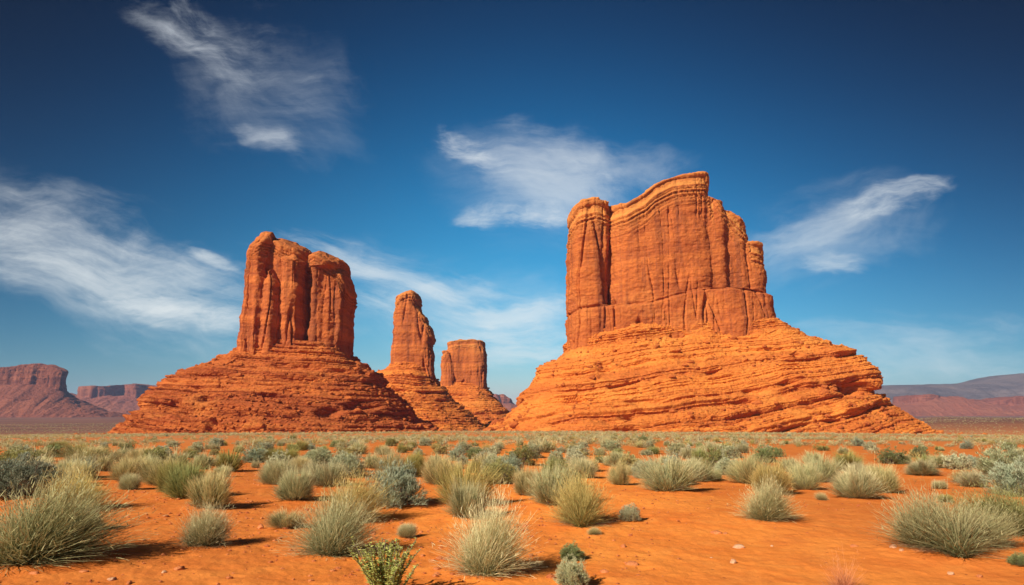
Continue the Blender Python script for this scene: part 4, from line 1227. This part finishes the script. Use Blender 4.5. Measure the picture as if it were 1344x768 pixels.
def make_leafy(seed):
    r = np.random.default_rng(seed)
    st, lv = [], []
    n = 54
    az = r.random(n) * 6.283
    for i in range(n):
        tilt = r.uniform(0.02, 0.62)
        d = np.array([math.cos(az[i]) * tilt, math.sin(az[i]) * tilt, 1.0]); d /= np.linalg.norm(d)
        L = r.uniform(0.65, 1.05)
        b = np.array([r.normal(0, 0.07), r.normal(0, 0.07), -0.02])
        pts = [b + d * L * t + np.array([d[0], d[1], 0]) * 0.12 * t * t + r.normal(0, 0.008, 3) for t in np.linspace(0, 1, 7)]
        pts = np.array(pts)
        st.append(tubes(pts[:-1], pts[1:], 0.006, 0.005))
        k = 70
        tt = r.uniform(0.18, 1.0, k)
        pp = np.stack([np.interp(tt, np.linspace(0, 1, 7), pts[:, c]) for c in range(3)], 1)
        aa = r.random(k) * 6.283
        dd = np.stack([np.cos(aa), np.sin(aa), r.uniform(0.3, 1.1, k)], 1); dd /= np.linalg.norm(dd, axis=1, keepdims=True)
        lv.append(ribbons(pp, dd, r.uniform(0.04, 0.085, k) * (1.15 - 0.5 * tt), np.full(k, 0.034), 3, np.full(k, 0.4), r, r.random(k) * 0.8, 0.8))
    return join(lv), join(st)


def mdata(name, part, mat):
    v, q, s = part
    return mesh_from(name, v, q, mat, attrs={'shade': s}, link=False)


PROTO = {'broom': [], 'grass': [], 'sage': [], 'wispy': [], 'leafy': []}
LOW = {'grass': [], 'sage': [], 'broom': []}
for i in range(6):
    bl, sk = make_grass(500 + i, 4200, 0.9, lean=(0.16 * (i % 3 - 1), 0.08 * (i % 2)), open_=(1.0, 0.95, 1.05)[i % 3])
    PROTO['grass'].append((mdata('blades', bl, M_GRASS), mdata('dead_skirt', sk, M_WISP)))
for i in range(6):
    lv, tw = make_sage(600 + i, 1100, 0.95)
    PROTO['sage'].append((mdata('foliage', lv, M_SAGE), mdata('branches', tw, M_TWIG)))
    lv, tw = make_broom(640 + i, 4600)
    PROTO['broom'].append((mdata('twigs', lv, M_GRASS), mdata('branches', tw, M_TWIG)))
for i in range(4):
    bl, sk = make_grass(520 + i, 900, 2.3)
    LOW['grass'].append((mdata('blades', bl, M_GRASS), mdata('dead_skirt', sk, M_WISP)))
    lv, tw = make_sage(620 + i, 480, 1.7)
    LOW['sage'].append((mdata('foliage', lv, M_SAGE), mdata('branches', tw, M_TWIG)))
    lv, tw = make_broom(660 + i, 1300, 2.2)
    LOW['broom'].append((mdata('twigs', lv, M_GRASS), mdata('branches', tw, M_TWIG)))
bl, sk = make_grass(540, 700, 0.7)
PROTO['wispy'].append((mdata('blades', bl, M_WISP), mdata('dead_skirt', sk, M_WISP)))
lv, tw = make_leafy(560)
PROTO['leafy'].append((mdata('leaves', lv, M_LEAF), mdata('stems', tw, M_TWIG)))

KIND = {'broom': ('broom_bush', 'bush', 'twiggy broom bushes across the red sand'), 'grass': ('bunchgrass', 'grass clump', 'grass clumps across the red sand'), 'sage': ('sagebrush', 'bush', 'sagebrush domes across the red sand'),
        'wispy': ('dry_tuft', 'dry grass', None), 'leafy': ('leafy_plant', 'plant', None)}
USED = set()
CN = {'slate': 'slate', 'dusk': 'dull', 'ash': 'ashen', 'straw': 'straw-coloured', 'pale': 'pale', 'sage': 'grey-green', 'blue': 'blue-grey', 'olive': 'olive', 'gold': 'golden', 'green': 'green', 'dark': 'dark green', 'grey': 'grey', 'red': 'reddish', 'leaf': 'green'}
for idx, (x, y, w, h, ty, ti, lb, px, py) in enumerate(SPOTS):
    far = math.hypot(x, y) > 20
    pool = LOW[ty] if (far and w < 1.05 and ty in LOW) else PROTO[ty]
    a, b = pool[rr.randrange(len(pool))]
    nm, cat, grp = KIND[ty]
    z = float(G(x, y))
    o = empty(nm, (x, y, z - 0.015 * min(1.0, w)))
    if lb is None:
        place = next((t for x0, x1, t in LAND if x0 <= px < x1), 'right of the largest butte')
        row = next(t for y0, t in ROW if py < y0)
        size = 'tiny' if w < 0.65 else ('small' if w < 0.85 else 'medium')
        for att in range(30):
            lb = '%s %s %s %s, %s' % (size, CN[ti], 'tuft' if ty in ('grass', 'broom') else 'bush', row, place)
            if lb not in USED: break
            ti = pick_tint(rr)
        USED.add(lb)
    tag(o, lb, cat, grp)
    o.rotation_euler = (rr.uniform(-0.07, 0.07), rr.uniform(-0.07, 0.07), rr.uniform(-0.5, 0.5) if w > 0.9 and not far else rr.uniform(0, 6.28))
    o.scale = (w, w * 0.92, h)
    t = T[ti]
    jit = rr.uniform(0.88, 1.12)
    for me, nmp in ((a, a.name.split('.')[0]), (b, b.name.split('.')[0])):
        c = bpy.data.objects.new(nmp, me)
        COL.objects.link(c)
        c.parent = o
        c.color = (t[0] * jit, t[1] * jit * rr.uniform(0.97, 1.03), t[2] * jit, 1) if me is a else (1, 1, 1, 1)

# ------------------------------------------------------------------ far scrub belt (one uncountable mass)
rs = np.random.default_rng(77)


def tuft_low(seed, n, wm):
    r = np.random.default_rng(seed)
    az = r.random(n) * 6.283; el = np.arcsin(r.random(n))
    rad = r.uniform(0.45, 1.0, n)
    c = np.stack([0.45 * np.cos(el) * np.cos(az), 0.45 * np.cos(el) * np.sin(az), 0.08 + 0.8 * np.sin(el)], 1) * rad[:, None]
    d = c + r.normal(0, 0.25, (n, 3)) + [0, 0, 0.2]; d /= np.linalg.norm(d, axis=1, keepdims=True)
    return ribbons(c * 0.8, d, r.uniform(0.15, 0.3, n), np.full(n, wm), 1, np.full(n, 0.1), r, r.random(n), 0.7)


TL = [[tuft_low(700 + k, 110, 0.05) for k in range(5)], [tuft_low(720 + k, 40, 0.085) for k in range(5)], [tuft_low(740 + k, 12, 0.20) for k in range(5)]]
occupied = np.array([(s[0], s[1], s[2]) for s in SPOTS])
VS, QS, SS, TS, off = [], [], [], [], 0
tints = np.array([T[k] for k in ('sage', 'pale', 'pale', 'straw', 'olive', 'grey', 'straw', 'straw', 'gold')])
for (r0, r1, n, lod) in ((30, 60, 900, 0), (60, 110, 3600, 0), (110, 200, 9000, 1), (200, 420, 16000, 2), (420, 950, 36000, 2)):
    rad = np.sqrt(rs.uniform(r0 ** 2, r1 ** 2, n)); th = rs.uniform(-R(48), R(48), n)
    x, y = rad * np.sin(th), rad * np.cos(th)
    dens = 0.5 + 0.9 * fbm(x * 0.03, y * 0.03, seed=81, oct=3)
    if lod == 0: dens = -0.05 + 2.1 * fbm(x * 0.055, y * 0.045, seed=83, oct=3) + 0.2
    dens = np.where((rad < 75) & ((th < -R(24)) | ((th > R(20)))), dens - 0.35 * (1 - sstep(rad, 50, 75)), dens)
    keep = rs.random(n) < np.clip(dens + (0.35 if r0 >= 60 else 0), 0.06, 1)
    x, y, rad = x[keep], y[keep], rad[keep]
    if r0 < 60:
        dd = ((x[:, None] - occupied[None, :, 0]) ** 2 + (y[:, None] - occupied[None, :, 1]) ** 2 < (0.6 * occupied[None, :, 2] + 0.2) ** 2).any(1)
        x, y, rad = x[~dd], y[~dd], rad[~dd]
    z = G0(x, y)
    n = len(x)
    s = rs.uniform(0.4, 1.05, n) * (1.25 if r0 >= 420 else 1.0); hh = s * rs.uniform(0.45, 0.75, n)
    var = rs.integers(0, 5, n)
    tt = tints[rs.integers(0, len(tints), n)] * rs.uniform(0.75, 1.15, (n, 1))
    ang = rs.random(n) * 6.283
    for k in range(5):
        sel = np.where(var == k)[0]
        v, q, sh = TL[lod][k]
        ca, sa = np.cos(ang[sel]), np.sin(ang[sel])
        vx = (v[None, :, 0] * ca[:, None] - v[None, :, 1] * sa[:, None]) * s[sel, None] + x[sel, None]
        vy = (v[None, :, 0] * sa[:, None] + v[None, :, 1] * ca[:, None]) * s[sel, None] + y[sel, None]
        vz = v[None, :, 2] * hh[sel, None] + z[sel, None]
        VS.append(np.stack([vx, vy, vz], -1).reshape(-1, 3))
        QS.append((q[None] + (np.arange(len(sel)) * len(v))[:, None, None]).reshape(-1, 4) + off)
        SS.append(np.tile(sh, (len(sel), 1))); TS.append(np.repeat(tt[sel], len(v), 0))
        off += len(sel) * len(v)
o = mesh_from('desert_scrub', np.concatenate(VS), np.concatenate(QS), M_SCRUB, attrs={'shade': np.concatenate(SS), 'tint': np.concatenate(TS)})
tag(o, 'low grey-green scrub covering the plain up to the foot of the buttes', 'scrub', kind='stuff')


# ------------------------------------------------------------------ stones
def stone_geo(seed, sub=3, rough=0.25):
    import bmesh
    bm = bmesh.new()
    bmesh.ops.create_icosphere(bm, subdivisions=sub, radius=0.5)
    v = np.array([a.co[:] for a in bm.verts]); f = np.array([[a.index for a in p.verts] for p in bm.faces])
    bm.free()
    r = np.random.default_rng(seed)
    for k in range(9):
        nrm = r.normal(0, 1, 3); nrm /= np.linalg.norm(nrm)
        dcut = r.uniform(0.28, 0.42)
        e = v @ nrm - dcut
        v = v - np.clip(e, 0, None)[:, None] * nrm * 0.85
    v = v * (1 + rough * 0.5 * fbm(v[:, 0] * 3, v[:, 1] * 3, v[:, 2] * 3, seed, 3))[:, None]
    return v, f


def stone_mat(name, a, b):
    m, N = mat_new(name)
    g = N.new('ShaderNodeTexCoord').outputs['Object']
    n = N.noise(g, 5, 6, 0.65)
    finish(N, N.mix(N.ramp(n, 0.35, 0.65), a, b), 0.9, N.noise(g, 14, 6, 0.7), 0.6, 0.05)
    return m


M_PALE = stone_mat('pale_stone', (0.46, 0.21, 0.10), (0.56, 0.32, 0.18))
M_RED = stone_mat('red_stone', (0.40, 0.12, 0.04), (0.58, 0.20, 0.07))
STONES = [(971, 719, 21, 7, M_PALE, 'flat pale oval stone on bare sand, largest pale stone at lower right'), (940, 700, 18, 7, M_RED, 'reddish stone behind the flat pale oval one'),
          (952, 701, 10, 4, M_RED, 'small reddish chip right of the reddish stone'), (962, 739, 13, 8, M_PALE, 'small white chunky stone nearer than the flat pale oval one'),
          (215, 752, 8, 6, M_PALE, 'small white pebble near the bottom edge below the lone pale wiry clump'), (236, 748, 18, 8, M_RED, 'orange clod right of the small white pebble, lower left'),
          (147, 762, 14, 7, M_PALE, 'pale broken stone on the bottom edge at lower left'), (110, 753, 14, 5, M_RED, 'orange-red clod below the huge grass clump'),
          (44, 757, 16, 6, M_RED, 'dark red clod at the bottom left corner'), (793, 752, 15, 7, M_RED, 'dark red flat stone right of the two small green tufts'),
          (818, 718, 12, 7, M_RED, 'red crumbly stone below the small grey tuft right of centre'), (829, 741, 20, 7, M_RED, 'broad flat red stone right of the dark red one'),
          (1172, 722, 14, 7, M_PALE, 'grey stone at the left foot of the large windswept clump'), (1184, 727, 10, 5, M_PALE, 'pale pebble right of the grey stone by the windswept clump'),
          (1122, 719, 14, 5, M_RED, 'small red stone on sand left of the large windswept clump'), (1286, 758, 12, 5, M_RED, 'red pebble near the lower right corner'),
          (1013, 717, 6, 3, M_PALE, 'tiny pale pebble right of the flat pale oval stone'), (934, 733, 6, 4, M_PALE, 'tiny pale pebble left of the white chunky stone'),
          (342, 694, 12, 8, M_RED, 'brown clod left of the sparse dry tuft'), (1248, 754, 10, 5, M_PALE, 'pale pebble below the large windswept clump')]
for k, (px, py, w, h, m, lb) in enumerate(STONES):
    x, y = ground_hit(px, py)
    dep = y * math.cos(PITCH)
    v, f = stone_geo(800 + k)
    w_, h_ = 0.85 * w * dep / F, 0.75 * h * dep / F
    v = v * [w_, w_ * 0.75, h_ * 1.5]
    o = mesh_from('stone', v, f, m, smooth=False)
    o.location = (x, y, float(G(x, y)) + h_ * 0.08)
    o.rotation_euler = (0, 0, rr.uniform(-0.4, 0.4))
    tag(o, lb, 'stone', 'loose stones on the sand')

# boulders fallen down the skirts of the big formations, uncountable
VS, QS, off = [], [], 0
geo = [stone_geo(880 + k, 2, 0.4) for k in range(6)]
for co, no, nm_ in SKIRTS[:4]:
    far_ = co[:, 1].mean()
    ok = np.where((no[:, 2] > 0.12) & (no[:, 1] < 0.3) & (co[:, 2] > -11))[0]
    w_ = 0.25 + np.exp(-np.clip(co[ok, 2] + 7, 0, 60) / 9.0)
    w_ *= np.clip(0.4 + 2.5 * fbm(co[ok, 0] * 0.05, co[ok, 1] * 0.05, co[ok, 2] * 0.05, 95, 3), 0.03, 2)
    pick = rs.choice(ok, 1500 if far_ < 340 else 500, p=w_ / w_.sum())
    for p_ in pick:
        v, f = geo[int(rs.integers(0, 6))]
        d_ = min(0.45 + rs.gamma(1.3, 0.38), 3.2)
        VS.append(v * [d_ * 1.3, d_, d_ * 0.8] + co[p_] + [0, -0.1 * d_, d_ * 0.1]); QS.append(f + off); off += len(v)
    # and a fringe lying on the flat at the foot
    foot = ok[co[ok, 2] < -5]
    if len(foot):
        for p_ in rs.choice(foot, 350):
            v, f = geo[int(rs.integers(0, 6))]
            d_ = 0.4 + rs.gamma(1.2, 0.3)
            x_, y_ = co[p_, 0] + rs.normal(0, 5), co[p_, 1] - abs(rs.normal(0, 7))
            VS.append(v * [d_ * 1.3, d_, d_ * 0.8] + [x_, y_, float(G0(x_, y_)) + d_ * 0.15]); QS.append(f + off); off += len(v)
o = mesh_from('rubble', np.concatenate(VS), np.concatenate(QS), M_TALUS_R)
tag(o, 'orange boulders and rubble fallen over the skirts of the buttes', 'rubble', kind='stuff')

# fine litter of crumbs and chips, uncountable
VS, QS, off = [], [], 0
geo = [stone_geo(850 + k, 1, 0.5) for k in range(6)]
n = 17000
rad = np.sqrt(rs.uniform(3.5 ** 2, 24 ** 2, n)); th = rs.uniform(-R(46), R(46), n)
x, y = rad * np.sin(th), rad * np.cos(th)
keep = (fbm(x * 0.35, y * 0.35, seed=91, oct=3) + 0.25 * (x < 0)) > rs.uniform(-0.35, 0.7, n)
x, y = x[keep], y[keep]
z = G(x, y)
s = rs.gamma(1.6, 0.0085, len(x)) * np.where(x < 0.5, 1.25, 0.85) + 0.006
for a, b, c, d, k in zip(x, y, z, s, rs.integers(0, 6, len(x))):
    v, f = geo[k]
    VS.append(v * [d * 1.6, d * 1.2, d * 0.9] + [a, b, c + d * 0.1]); QS.append(f + off); off += len(v)
M_CRUMB = stone_mat('red_crumbs', (0.34, 0.085, 0.025), (0.52, 0.18, 0.06))
o = mesh_from('gravel', np.concatenate(VS), np.concatenate(QS), M_CRUMB)
tag(o, 'fine red crumbs and chips scattered over the sand', 'gravel', kind='stuff')


# ------------------------------------------------------------------ haze
m, N = mat_new('thin_desert_haze')
pv = N.new('ShaderNodeVolumePrincipled')
pv.inputs['Color'].default_value = (0.42, 0.60, 0.95, 1)
pv.inputs['Density'].default_value = 0.000065
pv.inputs['Anisotropy'].default_value = 0.0
o = N.new('ShaderNodeOutputMaterial')
N.l.new(pv.outputs[0], o.inputs['Volume'])
hx0, hx1, hy0, hy1, hz0, hz1 = -12500, 12500, -12500, 12500, -60, 290
v = [(x, y, z) for x in (hx0, hx1) for y in (hy0, hy1) for z in (hz0, hz1)]
f = np.array([(0, 1, 3, 2), (4, 6, 7, 5), (0, 4, 5, 1), (2, 3, 7, 6), (0, 2, 6, 4), (1, 5, 7, 3)])
tag(mesh_from('haze', v, f, m), kind='stuff')
